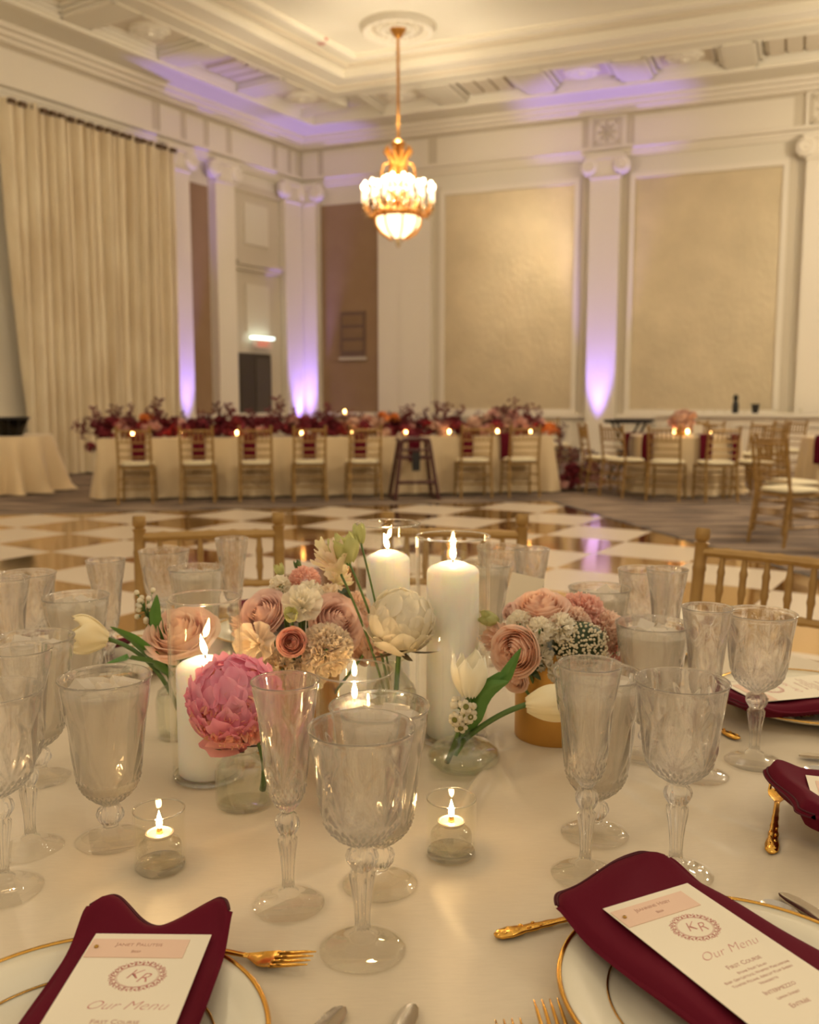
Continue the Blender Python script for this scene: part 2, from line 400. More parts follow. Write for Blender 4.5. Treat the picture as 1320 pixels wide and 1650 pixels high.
def pilaster(F, t0, t1, wall, dep=.2, plain=False):
    p = MB(); wbox(p, F, t0 + .04, t1 - .04, 0, dep, .30, 5.5); wbox(p, F, t0 - .02, t1 + .02, 0, dep + .06, 0, .22); wbox(p, F, t0, t1, 0, dep + .03, .22, .30)
    o = p.build('pilaster', M['trim'], wall)
    if plain: return o
    c = MB(); wbox(c, F, t0 - .03, t1 + .03, 0, dep + .08, 5.78, 5.86); wbox(c, F, t0 + .0, t1, 0, dep + .03, 5.5, 5.78); wbox(c, F, t0 + .02, t1 - .02, 0, dep + .06, 5.44, 5.48)
    for t in (t0 + .02, t1 - .02):
        sc_ = MB().lathe([(0, 0), (.14, 0), (.17, .02), (.17, .14), (.1, .18), (.05, .16), (0, .2)], 20)
        mt = F @ Matrix.Translation((t, dep - .08, 5.66)) @ Matrix.Rotation(-PI / 2, 4, 'X')
        c.merge(sc_, mt)
    c.build('capital', M['trim'], o); return o
for t0, t1 in ((3.53, 4.13), (2.29, 2.91), (.16, .80)): pilaster(FL, t0, t1, wall_left)
for t0, t1 in ((0.02, .54), (6.43, 7.08), (10.26, 10.95), (14.0, 14.7)): pilaster(FR, t0, t1, wall_right)
p = MB(); wbox(p, FR, 1.93, 3.14, 0, .10, 0, 5.6); wbox(p, FR, 2.46, 3.14, .10, .13, 0, 5.6); p.build('pier', M['trim'], wall_right)
# brown fabric bays
def slab(name, F, t0, t1, d0, d1, z0, z1, m, wall): return wbox(MB(), F, t0, t1, d0, d1, z0, z1).build(name, M[m], wall)
slab('fabric_panel', FR, .54, 1.93, 0, .03, 0, 5.43, 'brown', wall_right)
slab('fabric_panel', FL, 2.91, 3.53, 0, .03, 0, 5.35, 'brown', wall_left)
slab('fabric_panel', FL, .0, .16, 0, .16, 0, 5.5, 'brown', wall_left)
# frieze: raised panels between the mouldings
def frieze(F, spans, wall):
    for t0, t1 in spans:
        f = MB(); wbox(f, F, t0 + .05, t1 - .05, 0, .035, 6.08, 6.58)
        f.build('frieze_panel', M['trim'], wall)
slab('frieze', FR, .0, 14.9, 0, .012, 6.0, 6.65, 'wall2', wall_right)
slab('frieze', FL, .0, 16.9, 0, .012, 6.0, 6.65, 'wall2', wall_left)
frieze(FR, [(.05, .52), (.56, 2.45), (2.5, 3.1), (3.2, 6.30), (7.2, 10.1), (11.1, 14)], wall_right)
frieze(FL, [(.02, .1), (.12, .35), (.4, .82), (.9, 2.25), (2.32, 2.9), (2.95, 3.5), (3.55, 4.15), (4.25, 10), (10.1, 16)], wall_left)
def ornament(F, tc, wall):
    o = MB(); wbox(o, F, tc - .36, tc + .36, 0, .07, 6.02, 6.62); q = o.build('ornament_block', M['trim'], wall)
    r = MB()
    for a, b, c2, d2 in ((-.27, .27, -.25, -.21), (-.27, .27, .21, .25), (-.27, -.23, -.25, .25), (.23, .27, -.25, .25)): wbox(r, F, tc + a, tc + b, .07, .10, 6.32 + c2, 6.32 + d2)
    for k in range(8):
        an = k * PI / 4; mt = F @ Matrix.Translation((tc + .12 * cos(an), .08, 6.32 + .13 * sin(an))) @ Matrix.Rotation(-an, 4, 'Y')
        r.merge(MB().ball((0, 0, 0), .05, 8, 6, (1.5, .6, .6)), mt)
    for sx_ in (-.2, .2):
        for sz in (-.18, .18): r.merge(MB().ball((0, 0, 0), .045, 8, 6), F @ Matrix.Translation((tc + sx_, .08, 6.32 + sz)))
    r.merge(MB().ball((0, 0, 0), .045, 8, 6), F @ Matrix.Translation((tc, .1, 6.32)))
    r.build('rosette', M['wall2'], q)
ornament(FR, 6.75, wall_right); ornament(FR, 10.6, wall_right)
# gold wall coverings in moulded frames
def gold_panel(t0, t1):
    g = slab('gold_panel', FR, t0, t1, 0, .02, 1.05, 5.42, 'gold_wall', wall_right)
    f = MB()
    for a, b, c2, d2 in ((t0 - .1, t1 + .1, 5.42, 5.52), (t0 - .1, t1 + .1, .96, 1.05), (t0 - .1, t0, 1.05, 5.42), (t1, t1 + .1, 1.05, 5.42)): wbox(f, FR, a, b, 0, .06, c2, d2)
    f.build('panel_frame', M['trim'], g)
    f = MB(); wbox(f, FR, t0 - .26, t0 - .1, 0, .012, .96, 5.6); wbox(f, FR, t1 + .1, t1 + .24, 0, .012, .96, 5.6); f.build('panel_border', M['wall2'], g)
    f = MB()
    for a, b, c2, d2 in ((t0, t1, .76, .80), (t0, t1, .32, .36), (t0, t0 + .04, .36, .76), (t1 - .04, t1, .36, .76)): wbox(f, FR, a, b, 0, .03, c2, d2)
    f.build('dado_frame', M['trim'], g)
gold_panel(3.43, 6.14); gold_panel(7.30, 9.92); gold_panel(11.2, 13.8)
# wall grille on the brown bay
g = MB(); wbox(g, FR, 1.01, 1.60, .03, .07, 2.18, 3.14); g = g.build('wall_grille', M['vent'], wall_right)
for k in range(3):
    s_ = MB(); z = 2.30 + k * .28; wbox(s_, FR, 1.07, 1.54, .07, .085, z, z + .2)
    for q in range(5): wbox(s_, FR, 1.07, 1.54, .085, .10, z + .02 + q * .038, z + .035 + q * .038)
    s_.build('louvre', M['brown'], g)
s_ = MB(); wbox(s_, FR, .98, 1.62, .03, .10, 2.10, 2.16); s_.build('ledge', M['wall2'], g)
# door bay in the left wall
bay = slab('door_bay', FL, .80, 2.29, 0, .05, 2.2, 5.6, 'wall2', wall_left)
f = MB()
for z0, z1 in ((4.40, 5.22), (2.62, 3.60)):
    wbox(f, FL, 1.20, 1.92, .05, .09, z0, z1)
f.build('bay_panel', M['wall'], bay)
f = MB(); wbox(f, FL, .82, 2.27, 0, .2, 3.96, 4.04); wbox(f, FL, .82, 2.27, 0, .13, 3.86, 3.96); wbox(f, FL, .82, 2.27, 0, .11, 5.42, 5.5); f.build('bay_cornice', M['wall2'], bay)
f = MB(); wbox(f, FL, .80, 1.12, 0, .05, 0, 2.2); wbox(f, FL, 2.16, 2.29, 0, .05, 0, 2.2); f.build('bay_jamb', M['wall2'], bay)
d1 = MB(); wbox(d1, FL, 1.12, 2.16, 0, .03, 0, 2.2); d1 = d1.build('door_1', M['dark'], kind='structure')
f = MB(); wbox(f, FL, 1.14, 1.62, .03, .06, 0, 2.1); f.build('door_leaf', M['door'], d1)
f = MB(); wbox(f, FL, 1.66, 2.10, .03, .05, 0, 2.1); f.build('door_leaf', M['dark'], d1)

# ---- ceiling
Z = 7.0
def cpoly(pts, z0, z1, name, m):
    return MB().prism(pts, z0, z1).build(name, M[m], kind='structure')
a = corner(0); rp = KC + RD * 15; lp = KC + LD * 17
ceiling = MB().prism([(a.x - .3, a.y + .6), (lp.x - .4, lp.y), (lp.x, 4.6), (rp.x, 4.6), (rp.x + .3, rp.y + .4)], 7.2, 7.35).build('ceiling', M['ceil'], kind='structure')
def cband(name, d0, d1, z0, z1, m, T=(15.2, 17.2)):
    mb = MB(); a, b = corner(d0), corner(d1)
    for D, N, tt in ((RD, RN, T[0]), (LD, LN, T[1])):
        e0 = KC + D * tt + N * d0; e1 = KC + D * tt + N * d1
        poly = [(a.x, a.y), (e0.x, e0.y), (e1.x, e1.y), (b.x, b.y)]
        if D is LD: poly = poly[::-1]
        mb.prism(poly, z0, z1)
    return mb.build(name, M[m], ceiling)
cband('soffit', 0, 1.12, 6.98, 7.2, 'ceil')
cband('ceiling_rib', 2.28, 2.60, 7.02, 7.2, 'ceil')
cband('ceiling_moulding', 1.0, 1.12, 6.955, 6.98, 'ceil2')
cband('ceiling_moulding', 2.60, 2.68, 7.05, 7.2, 'ceil3')
cband('ceiling_step', 2.60, 3.0, 7.09, 7.2, 'ceil2')
cband('ceiling_moulding', 3.0, 3.1, 7.06, 7.2, 'ceil2')
cband('ceiling_moulding', 3.28, 3.34, 7.14, 7.2, 'ceil3')
cband('ceiling_moulding', 3.62, 3.72, 7.13, 7.2, 'ceil2')
def coffers(F, ts, wd, rib0):
    for k, t in enumerate(ts):
        rb = MB(); wbox(rb, F, t + wd, t + wd + .46, 1.12, 2.28, 7.0, 7.2); rb.build('coffer_rib', M['ceil'], ceiling)
        f = MB()
        for ins, zz in ((0, 7.01), (.07, 7.05), (.16, 7.09)):
            w_ = .05
            a0, a1, b0, b1 = t + ins, t + wd - ins, 1.12 + ins, 2.28 - ins
            for q in ((a0, a1, b0, b0 + w_), (a0, a1, b1 - w_, b1), (a0, a0 + w_, b0, b1), (a1 - w_, a1, b0, b1)):
                wbox(f, F, q[0], q[1], q[2], q[3], zz, 7.2)
        cf = f.build('coffer_frame', M['ceil2'], ceiling)
        bk = MB(); wbox(bk, F, t + .2, t + wd - .2, 1.32, 2.08, 7.12, 7.2); bk.build('coffer_back', M['ceil3'], cf)
        if k % 3 == 1:
            gr = MB()
            for q in range(3): wbox(gr, F, t + .22 + q * .28, t + .46 + q * .28, 1.34, 2.06, 7.06, 7.12)
            gr.build('ceiling_grille', M['ceil3'], cf)
        else:
            r = MB().lathe([(0, -.10), (.05, -.10), (.08, -.06), (.2, -.07), (.26, -.03), (.30, -.05), (.32, 0.02)], 24, mod=lambda a_, z_, k_: .03 * cos(8 * a_) if k_ in (3, 4) else 0)
            rr = MB().merge(r, F @ Matrix.Translation((t + wd / 2, 1.70, 7.12))); rr.build('coffer_rosette', M['ceil2'], cf)
coffers(FR, [7.70 + 1.73 * k for k in (-3, -2, -1, 0, 1, 2, 3)], 1.27, 0)
coffers(FL, [1.35 + 1.9 * k for k in range(8)], 1.44, 0)
# medallion
md = MB().lathe([(0, -.02), (.18, -.02), (.2, -.07), (.27, -.08), (.3, -.03), (.44, -.03), (.47, -.09), (.55, -.10), (.59, -.04), (.6, 0)], 64,
                mod=lambda a_, z_, k_: .018 * cos(20 * a_) if k_ in (6, 7) else (.02 * cos(12 * a_) if k_ == 3 else 0))
mo = md.build('ceiling_medallion', M['ceil2'], ceiling); mo.location = (-.18, 15.4, 7.2)
# move the ring of leaves
lf = MB()
for k in range(24):
    an = k * PI / 12; lf.merge(MB().ball((.37, 0, -.035), .035, 6, 4, (1.3, .8, .5)), Matrix.Rotation(an, 4, 'Z'))
lf.build('medallion_leaves', M['wall2'], mo)
al = MB().lathe([(0, -.07), (.06, -.07), (.09, -.03), (.1, 0)], 20).build('smoke_alarm', M['red']); al.location = (-1.42, 15.9, 7.2)
tag(al, 'small red smoke alarm on the ceiling left of the medallion', 'smoke alarm')
dt = MB().lathe([(0, -.09), (.05, -.09), (.09, -.05), (.1, 0)], 20).build('smoke_detector', M['card']); dt.location = (5.95, 16.2, 7.2)
sn = MB().ball((0, 0, -.1), .035, 10, 6).build('sensor', M['vent'], dt)
tag(dt, 'small white round detector in a ceiling coffer at the right', 'smoke detector')

ceiling.location.z = -.16
al.location.z = dt.location.z = 7.04
# ---- floors
floor = MB().box(-16, -4, -.1, 18, 24, 0).build('floor', M['carpet'], kind='structure')
e1 = Vector((cos(TH), sin(TH))) * DG; e2 = Vector((sin(TH), -cos(TH))) * DG
c0 = Vector(P0) + e1 * 5 - e2
pl = [c0, c0 - e1 * 12, c0 - e1 * 12 + e2 * 12, c0 + e2 * 12]
df = MB().prism([(p.x, p.y) for p in pl][::1], .001, .014).build('dance_floor', M['chequer'])
tag(df, 'dance floor of white and mirror gold tiles set diagonally', 'dance floor')
ed = MB()
for a, b in ((pl[0], pl[1]), (pl[3], pl[0])):
    d = (b - a).normalized(); n = Vector((-d.y, d.x))
    if (a + n - (pl[0] + pl[2]) / 2).length < (a - n - (pl[0] + pl[2]) / 2).length: n = -n
    ed.prism([tuple(a), tuple(a + n * .06), tuple(b + n * .06), tuple(b)], .001, .012)
ed.build('edge_strip', M['black'], df)

# ---- uplights washing the pilasters in violet
VIO = (.30, .20, 1.0)
def uplight(F, t, pw, lab, d=.42, red=True):
    p = F @ Vector((t, d, 0))
    u = thing('uplight', lab, 'uplight', p, 0, 'violet uplights at the pilasters')
    MB().box(-.11, -.11, .0, .11, .11, .05).build('base', M['black'], u)
    MB().lathe([(0, .05), (.07, .05), (.09, .2), (.075, .2), (.06, .1), (0, .1)], 20).build('housing', M['black'], u)
    if red: MB().ball((-.03, -.12, .08), .03, 8, 6).build('indicator', emit('red_indicator', (255, 90, 50), 6), u)
    q = F @ Vector((t, d + .02, 6.2)); dr = (q - p - Vector((0, 0, .22))).normalized()
    l = lamp('uplight_beam', 'SPOT', p + Vector((0, 0, .22)), pw, VIO, .05, dr.to_track_quat('-Z', 'Y').to_euler(), spot_size=math.radians(34), spot_blend=.7)
uplight(FR, 6.72, 1150, 'violet uplight on the floor before the pilaster between gold panels')
uplight(FR, .30, 1000, 'violet uplight behind the head table, at the corner pilaster', red=False)
uplight(FL, 3.80, 800, 'violet uplight behind the head table, beside the curtain', red=False)
# ---- curtain
def curtain():
    t0, t1, z0, z1 = 4.18, 7.62, .03, 5.72; n = 240; R = random.Random(3); ph = []; x = 0
    bumps = [R.uniform(.75, 1.35) for _ in range(20)]; acc = [0]
    for b in bumps: acc.append(acc[-1] + b)
    tot = acc[-1]
    def dep(u, v):
        x = u * tot
        for i in range(20):
            if acc[i] <= x <= acc[i + 1]: f = (x - acc[i]) / bumps[i]; break
        return .30 + (.17 + .04 * sin(i * 2.3)) * sin(PI * f) ** .8 * (1.0 + .2 * (1 - v)) + .02 * sin(9 * u + 3 * v)
    mb = MB()
    def fn(u, v):
        t = t0 + (t1 - t0) * u; z = z1 - (z1 - z0) * v
        if u > .93: t -= (u - .93) / .07 * .45 * v ** 1.5 * .8
        p = FL @ Vector((t, dep(u, v), z)); return p
    mb.grid(fn, n, 14)
    def fb(u, v):
        t = t0 + (t1 - t0) * (1 - u); z = z1 - (z1 - z0) * v; p = FL @ Vector((t - (.36 * v ** 1.5 * max(0, (1 - u) - .93) / .07), dep(1 - u, v) - .03, z)); return p
    mb.grid(fb, n, 14)
    c = mb.build('curtain', M['curtain'], sharp=0); tag(c, 'tall cream pleated curtain covering the left wall', 'curtain')
    MBR = MB().tube([FL @ Vector((t0 - .05, .22, z1 + .04)), FL @ Vector((t1 + .3, .22, z1 + .04))], .025, 8); MBR.build('curtain_rod', M['wall2'], c)
    for i in range(20):
        u = (acc[i] + acc[i + 1]) / 2 / tot; t = t0 + (t1 - t0) * u
        wbox(MB(), FL, t - .05, t + .05, .46, .54, z1 - .09, z1 - .02).build('hook', M['hook'], c)
curtain()
# ---- exit sign
ex = thing('exit_sign', 'lit EXIT sign above the dark doorway', 'exit sign', FL @ Vector((1.56, .10, 2.42)), math.atan2(LD.y, LD.x) + PI)
MB().box(-.28, -.12, -.12, .28, -.05, .06).build('sign_face', M['exit_face'], ex)
MB().box(-.33, -.14, .07, .33, -.04, .12).build('light_tube', M['exit_white'], ex)
tx = text('EXIT', .17, M['exit_red'], ex, (0, 0, 0)); tx.rotation_euler = (PI / 2, 0, 0); tx.location = (0, -.122, -.03)
ex.rotation_euler = (0, 0, math.atan2(-LD.y, -LD.x))

# ================================================================== CHANDELIERS
def chandelier():
    c = thing('chandelier', 'lit crystal chandelier hanging from the ceiling medallion', 'chandelier', (-.18, 15.4, 0), 0, 'crystal chandeliers')
    MB().tube([(0, 0, 5.3), (0, 0, 7.12)], .022, 8).build('rod', M['brassy'], c)
    MB().lathe([(0, 6.86), (.05, 6.88), (.12, 6.98), (.13, 7.02), (.04, 7.1), (0, 7.1)], 20).build('canopy', M['brassy'], c)
    # leafy crown
    cr = MB(); cr.lathe([(0, 5.0), (.06, 5.02), (.05, 5.15), (.1, 5.24), (.12, 5.28), (.05, 5.34), (0, 5.36)], 16)
    for k in range(10):
        a = 2 * PI * k / 10; d = Vector((cos(a), sin(a), 0))
        cr.tube([d * .05 + Vector((0, 0, 4.95)), d * .12 + Vector((0, 0, 5.05)), d * .21 + Vector((0, 0, 5.16)), d * .19 + Vector((0, 0, 5.24))], [.03, .04, .035, .008], 6)
    cr.build('crown', M['brassy'], c)
    b = MB().lathe([(0, 4.3), (.05, 4.3), (.09, 4.45), (.05, 4.6), (.08, 4.75), (.05, 4.9), (.06, 5.0), (0, 5.02)], 16).build('column', M['brassy'], c)
    sc_ = MB()
    for k in range(6):
        a = 2 * PI * k / 6; d = Vector((cos(a), sin(a), 0))
        sc_.tube([d * .05 + Vector((0, 0, 4.86)), d * .13 + Vector((0, 0, 5.0)), d * .24 + Vector((0, 0, 4.96)), d * .27 + Vector((0, 0, 4.82)), d * .25 + Vector((0, 0, 4.66))], .016, 6)
    sc_.build('scroll', M['brassy'], c)
    def tier(n, R, z, L, off=0):
        for k in range(n):
            a = 2 * PI * (k + off) / n; d = Vector((cos(a), sin(a), 0))
            arm = MB().tube([d * .08 + Vector((0, 0, z - .12)), d * (R * .5) + Vector((0, 0, z - .26)), d * (R * .85) + Vector((0, 0, z - .22)), d * R + Vector((0, 0, z - .08))], .014, 6)
            ar = arm.build('arm', M['brassy'], c)
            MB().lathe([(0, z - .08), (.02, z - .08), (.045, z - .05), (.05, z - .03), (0, z - .03)], 10, (d.x * R, d.y * R, 0)).build('drip_pan', M['lead'], ar)
            MB().tube([d * R + Vector((0, 0, z - .03)), d * R + Vector((0, 0, z + L))], .022, 8).build('candle_tube', M['candle_tube'], ar)
            MB().ball((d.x * R, d.y * R, z + L + .045), .034, 8, 6, (1, 1, 1.5)).build('bulb', M['bulb'], ar)
    tier(16, .56, 4.40, .17); tier(10, .34, 4.50, .12, .5); tier(6, .17, 4.60, .12)
    dr = MB()
    for k in range(40):
        a = 2 * PI * k / 40
        for R, z in ((.56, 4.27), (.50, 4.20), (.34, 4.32)): dr.ball((R * cos(a), R * sin(a), z + .03 * sin(k * 2.1)), .028, 6, 4, (1, 1, 1.6))
    dr.build('crystal_drops', M['lead'], c, kind='stuff')
    MB().lathe([(.30, 4.13), (.36, 4.13), (.37, 4.20), (.33, 4.24), (.30, 4.22)], 32, closed=True).build('ring', M['brassy'], c)
    bw = MB().lathe([(0, 3.82), (.12, 3.84), (.24, 3.92), (.32, 4.02), (.345, 4.13), (.30, 4.16), (0, 4.18)], 32, mod=lambda a, z, k: .012 * cos(16 * a) if k > 1 else 0)
    bw.build('bowl', M['bowl'], c)
    rb = MB()
    for k in range(8):
        a = 2 * PI * k / 8 + .2; d = Vector((cos(a), sin(a), 0))
        rb.tube([d * .37 + Vector((0, 0, 4.13)), d * .36 + Vector((0, 0, 4.02)), d * .29 + Vector((0, 0, 3.90)), d * .13 + Vector((0, 0, 3.80))], .02, 6)
    rb.build('bowl_rib', M['brassy'], c)
    MB().lathe([(0, 3.66), (.03, 3.69), (.05, 3.74), (.03, 3.78), (.09, 3.81), (0, 3.82)], 16).build('finial', M['lead'], c)
    return c
ch1 = chandelier()
dup(ch1, (-4.13, 8.3, 0), .2, 'lit chandelier just entering the frame at the upper left edge')
C2 = [o for o in COL.objects if o.name.startswith('rod') or o.name.startswith('canopy')]

# ================================================================== CHIAVARI CHAIRS
def bamboo(p0, p1, r, joints, n=24, seg=10):
    p0, p1 = Vector(p0), Vector(p1); pts = []; rs = []
    for i in range(n + 1):
        f = i / n; pts.append(p0.lerp(p1, f)); rs.append(r)
    for j in joints:
        k = round(j * n)
        rs[k] = r * 1.22
    return pts, rs
def make_chair(label, group):
    c = thing('chiavari_chair', label, 'chair', (0, 0, 0), 0, group)
    m = M['chair']; w = .19
    def post(x):
        z = [0, .02, .12, .13, .14, .28, .29, .30, .45, .46, .47, .56, .57, .58, .70, .71, .72, .82, .83, .84, .885, .893, .897, .905, .915, .925, .93]
        pts = []; rs = []
        for q in z:
            y = -.19 - (.06 * (1 - q / .45) if q < .45 else .075 * (q - .45) / .47)
            pts.append((x * (1 + .05 * (1 - min(q, .45) / .45)), y, q))
            rs.append(.0155 if q < .9 else (.0185 if q < .92 else .018))
        for i in (3, 6, 9, 12, 15, 18): rs[i] = .0175
        rs[21] = .0195; rs[22] = .0125; rs[-1] = .0165
        return MB().tube(pts, rs, 12)
    for s in (-1, 1):
        post(s * w).build('leg', m, c)
        pts, rs = bamboo((s * w * 1.03, .2, 0), (s * w, .19, .44), .0145, (.3, .65), 20)
        MB().tube(pts, rs, 10).build('leg', m, c)
    def py(z): return -.19 - .075 * (z - .45) / .47
    def rail(z, r, name='back_rail', bow=.012):
        pts = []; rs = []
        for i in range(25):
            f = i / 24; x = -w + 2 * w * f; pts.append((x, py(z) - bow * sin(PI * f), z + .0)); rs.append(r * (1.2 if i in (4, 8, 12, 16, 20) else 1))
        MB().tube(pts, rs, 8).build(name, m, c)
    rail(.872, .0125, 'top_rail'); rail(.735, .010); rail(.645, .009); rail(.56, .009)
    for i in range(1, 7):
        f = i / 7; x = -w + 2 * w * f; bw = .012 * sin(PI * f); pts = []; rs = []
        for k in range(13):
            q = k / 12; z = .735 + .137 * q; pts.append((x, py(z) - bw, z)); rs.append((.0055 + .0035 * sin(PI * q)) * (1.25 if k in (4, 8) else 1))
        MB().tube(pts, rs, 8).build('spindle', m, c)
    fr = MB(); fr.box(-.205, -.2, .425, .205, .21, .445); fr.build('seat', m, c)
    def cs(t, z, k): return 0
    cu = MB()
    def fn(u, v):
        a = 2 * PI * u; x = abs(cos(a)) ** .45 * (1 if cos(a) > 0 else -1); y = abs(sin(a)) ** .45 * (1 if sin(a) > 0 else -1)
        ph = PI * v - PI / 2; rr = abs(cos(ph)) ** .5; return (x * .2 * rr, y * .195 * rr + .005, .472 + .028 * (abs(sin(ph)) ** .7) * (1 if ph > 0 else -1))
    cu.grid(fn, 32, 10); cu.build('cushion', M['cushion'], c)
    rg = MB()
    for z in (.16, .28):
        for s in (-1, 1): rg.tube([(s * w * 1.02, -.225, z), (s * w * 1.01, .19, z)], .009, 6)
    for z in (.22, .34): rg.tube([(-w, .19, z), (w, .19, z)], .009, 6)
    rg.tube([(-w, -.215, .30), (w, -.215, .30)], .009, 6); rg.tube([(-w, -.23, .18), (w, -.23, .18)], .009, 6)
    rg.build('stretcher', m, c)
    return c
# chairs around our own table: (x, y of back posts middle, angle of the chair's facing)
chair0 = make_chair('gold bamboo-style chair across the table, at the left behind the rose', 'chairs at the near table')
def face(cx, cy, ang):           # chair whose back centre (top) is at cx,cy and which faces direction ang
    d = Vector((cos(ang), sin(ang), 0)); p = Vector((cx, cy, 0)) + d * .255
    return p, ang - PI / 2
p, a = face(-.557, 2.57, math.radians(-79)); chair0.location = p; chair0.rotation_euler = (0, 0, a)
p, a = face(.126, 2.60, math.radians(-98)); dup(chair0, p, a, 'gold bamboo-style chair directly behind the tall pillar candles')
p, a = face(.87, 2.17, math.radians(-131)); dup(chair0, p, a, 'gold bamboo-style chair across the table at the right edge')

# ================================================================== HEAD TABLE
HA = math.radians(9.3)
HX = Vector((cos(HA), sin(HA), 0)); HY = Vector((-sin(HA), cos(HA), 0))
HO = Vector((-3.86, 11.52, 0)); HL = 5.85; HD = .78
def hp(u, d, z=0): return HO + HX * u + HY * d + Vector((0, 0, z))
def head_cloth():
    mb = MB(); R = random.Random(5)
    # perimeter loop of the table with a draped hem
    per = []
    N1, N2 = 150, 30
    for i in range(N1): per.append((HL * i / N1, 0, 0, -1))
    for i in range(N2): per.append((HL, HD * i / N2, 1, 0))
    for i in range(N1): per.append((HL * (1 - i / N1), HD, 0, 1))
    for i in range(N2): per.append((0, HD * (1 - i / N2), -1, 0))
    n = len(per); rows = 12; o = 0; vs = []; fs = []
    for k in range(rows + 1):
        v = k / rows
        for i, (u, d, nx, ny) in enumerate(per):
            s = i / n * 2 * PI
            fold = (.5 + .5 * sin(s * 40 + 2 * sin(s * 7))) * .08 * v + .03 * v
            corner_ = max(0, 1 - min(abs(u), abs(u - HL)) / .25) * max(0, 1 - min(abs(d), abs(d - HD)) / .25)
            ex = fold + .06 * v * corner_
            z = .76 - .735 * v
            vs.append(tuple(hp(u + nx * ex, d + ny * ex, z)))
    for k in range(rows):
        for i in range(n):
            a = k * n + i; b = k * n + (i + 1) % n; fs.append((a, b, b + n, a + n))
    fs.append(tuple(range(n)))
    mb.add(vs, fs)
    c = mb.build('tablecloth', M['cloth_bg'], sharp=60); tag(c, 'champagne floor-length cloth on the long head table', 'tablecloth')
head_cloth()
for k, px in enumerate((219, 319, 412, 497, 585, None, 763, 839)):
    names = ['first chair from the left end of the head table', 'second chair from the left end of the head table', 'third chair from the left along the head table',
             'fourth chair from the left along the head table', 'chair left of the dark high chair at the head table', '', 'chair right of the dark high chair at the head table', 'last chair at the right end of the head table']
    if px is None: continue
    x0, x1 = 0., HL
    for _ in range(40):          # point on the chair line that shows at px
        xm = (x0 + x1) / 2; q = hp(xm, -.34)
        if 660 + FPX * q.x / (q.y * _c + .5 * _s) < px: x0 = xm
        else: x1 = xm
    dup(chair0, hp(x0, -.32), HA + .03 * sin(k * 5), 'gold chair with ivory seat, ' + names[k], 'chairs along the head table')

# high chair
hc = thing('high_chair', 'dark wooden high chair in front of the head table', 'high chair', hp(3.90, -.40), HA)
m = M['highchair']
for sx_ in (-1, 1):
    for sy, nm in ((-1, 'leg'), (1, 'leg')):
        MB().tube([(sx_ * .27, sy * .24, .03), (sx_ * .17, sy * .14, .74)], .024, 8).build(nm, m, hc)
    MB().tube([(sx_ * .27, -.27, .03), (sx_ * .27, .27, .03)], .028, 8).build('runner', m, hc)
    MB().tube([(sx_ * .17, -.15, .72), (sx_ * .19, .20, .74)], .022, 8).build('armrest', m, hc)
MB().box(-.18, -.15, .50, .18, .17, .54).build('seat', m, hc)
MB().tube([(-.17, -.14, .74), (-.06, -.16, .755), (.06, -.16, .755), (.17, -.14, .74)], .03, 8).build('back_rail', m, hc)
MB().tube([(-.19, -.17, .62), (.19, -.17, .62)], .016, 8).build('back_rail', m, hc)
MB().tube([(-.245, -.215, .22), (.245, -.215, .22)], .022, 8).build('footrest', m, hc)
MB().box(-.05, -.18, .36, .05, -.165, .60).build('strap', M['black'], hc)

# napkins, plates, candles on the head table
nk = None
def napkin_drop(mbw=.15, drop=.34):
    mb = MB()
    def fn(u, v):
        L = .2 + drop; s = v * L
        x = -mbw / 2 + mbw * u
        if s < .2: return (x, .2 - s, .0075 + .003 * sin(6 * u))
        return (x * 1.05, -.012 - .022 * min(1, (s - .2) / .1) + .006 * sin(9 * u), -(s - .2))
    mb.grid(fn, 8, 16)
    def fb(u, v):
        p = fn(1 - u, v); return (p[0], p[1] - .012 if v > .3 else p[1], p[2] + (.012 if v <= .38 else 0))
    mb.grid(fb, 8, 16); return mb
nds = []
for k, u in enumerate((.66, 1.42, 2.16, 2.86, 3.55, 4.24, 4.94, 5.42)):
    where = ['nearest the left end', 'second from the left', 'third from the left', 'fourth from the left', 'left of the high chair', 'above the high chair', 'right of the high chair', 'nearest the right end'][k]
    if k == 0:
        nk = napkin_drop().build('napkin', M['napkin'])
        pl0 = thing('dinner_plate', 'x', 'plate', (0, 0, 0), 0, 'plates on the head table')
        MB().lathe([(0, 0), (.09, 0), (.145, .014), (.145, .02), (.09, .008), (0, .008)], 32).build('plate_body', M['china'], pl0)
        MB().lathe([(.141, .019), (.146, .014), (.1465, .0205), (.142, .021)], 32, closed=True).build('gold_rim', M['goldline'], pl0)
        n_, q_ = nk, pl0
    else:
        n_ = nk.copy(); COL.objects.link(n_); q_ = dup(pl0, (0, 0, 0))
    x0, x1 = -.5, HL + .5
    for _ in range(40):
        xm = (x0 + x1) / 2; q = hp(xm, -.03)
        if 660 + FPX * q.x / (q.y * _c + .5 * _s) < (223, 320, 402, 498, 580, 667, 752, 815)[k]: x0 = xm
        else: x1 = xm
    u = x0
    n_.location = hp(u, -.03, .785); n_.rotation_euler = (0, 0, HA)
    tag(n_, 'burgundy napkin hanging over the head table front, ' + where, 'napkin', 'napkins along the head table')
    q_.location = hp(u, .17, .762); q_['label'] = 'gold-rimmed plate on the head table, ' + where
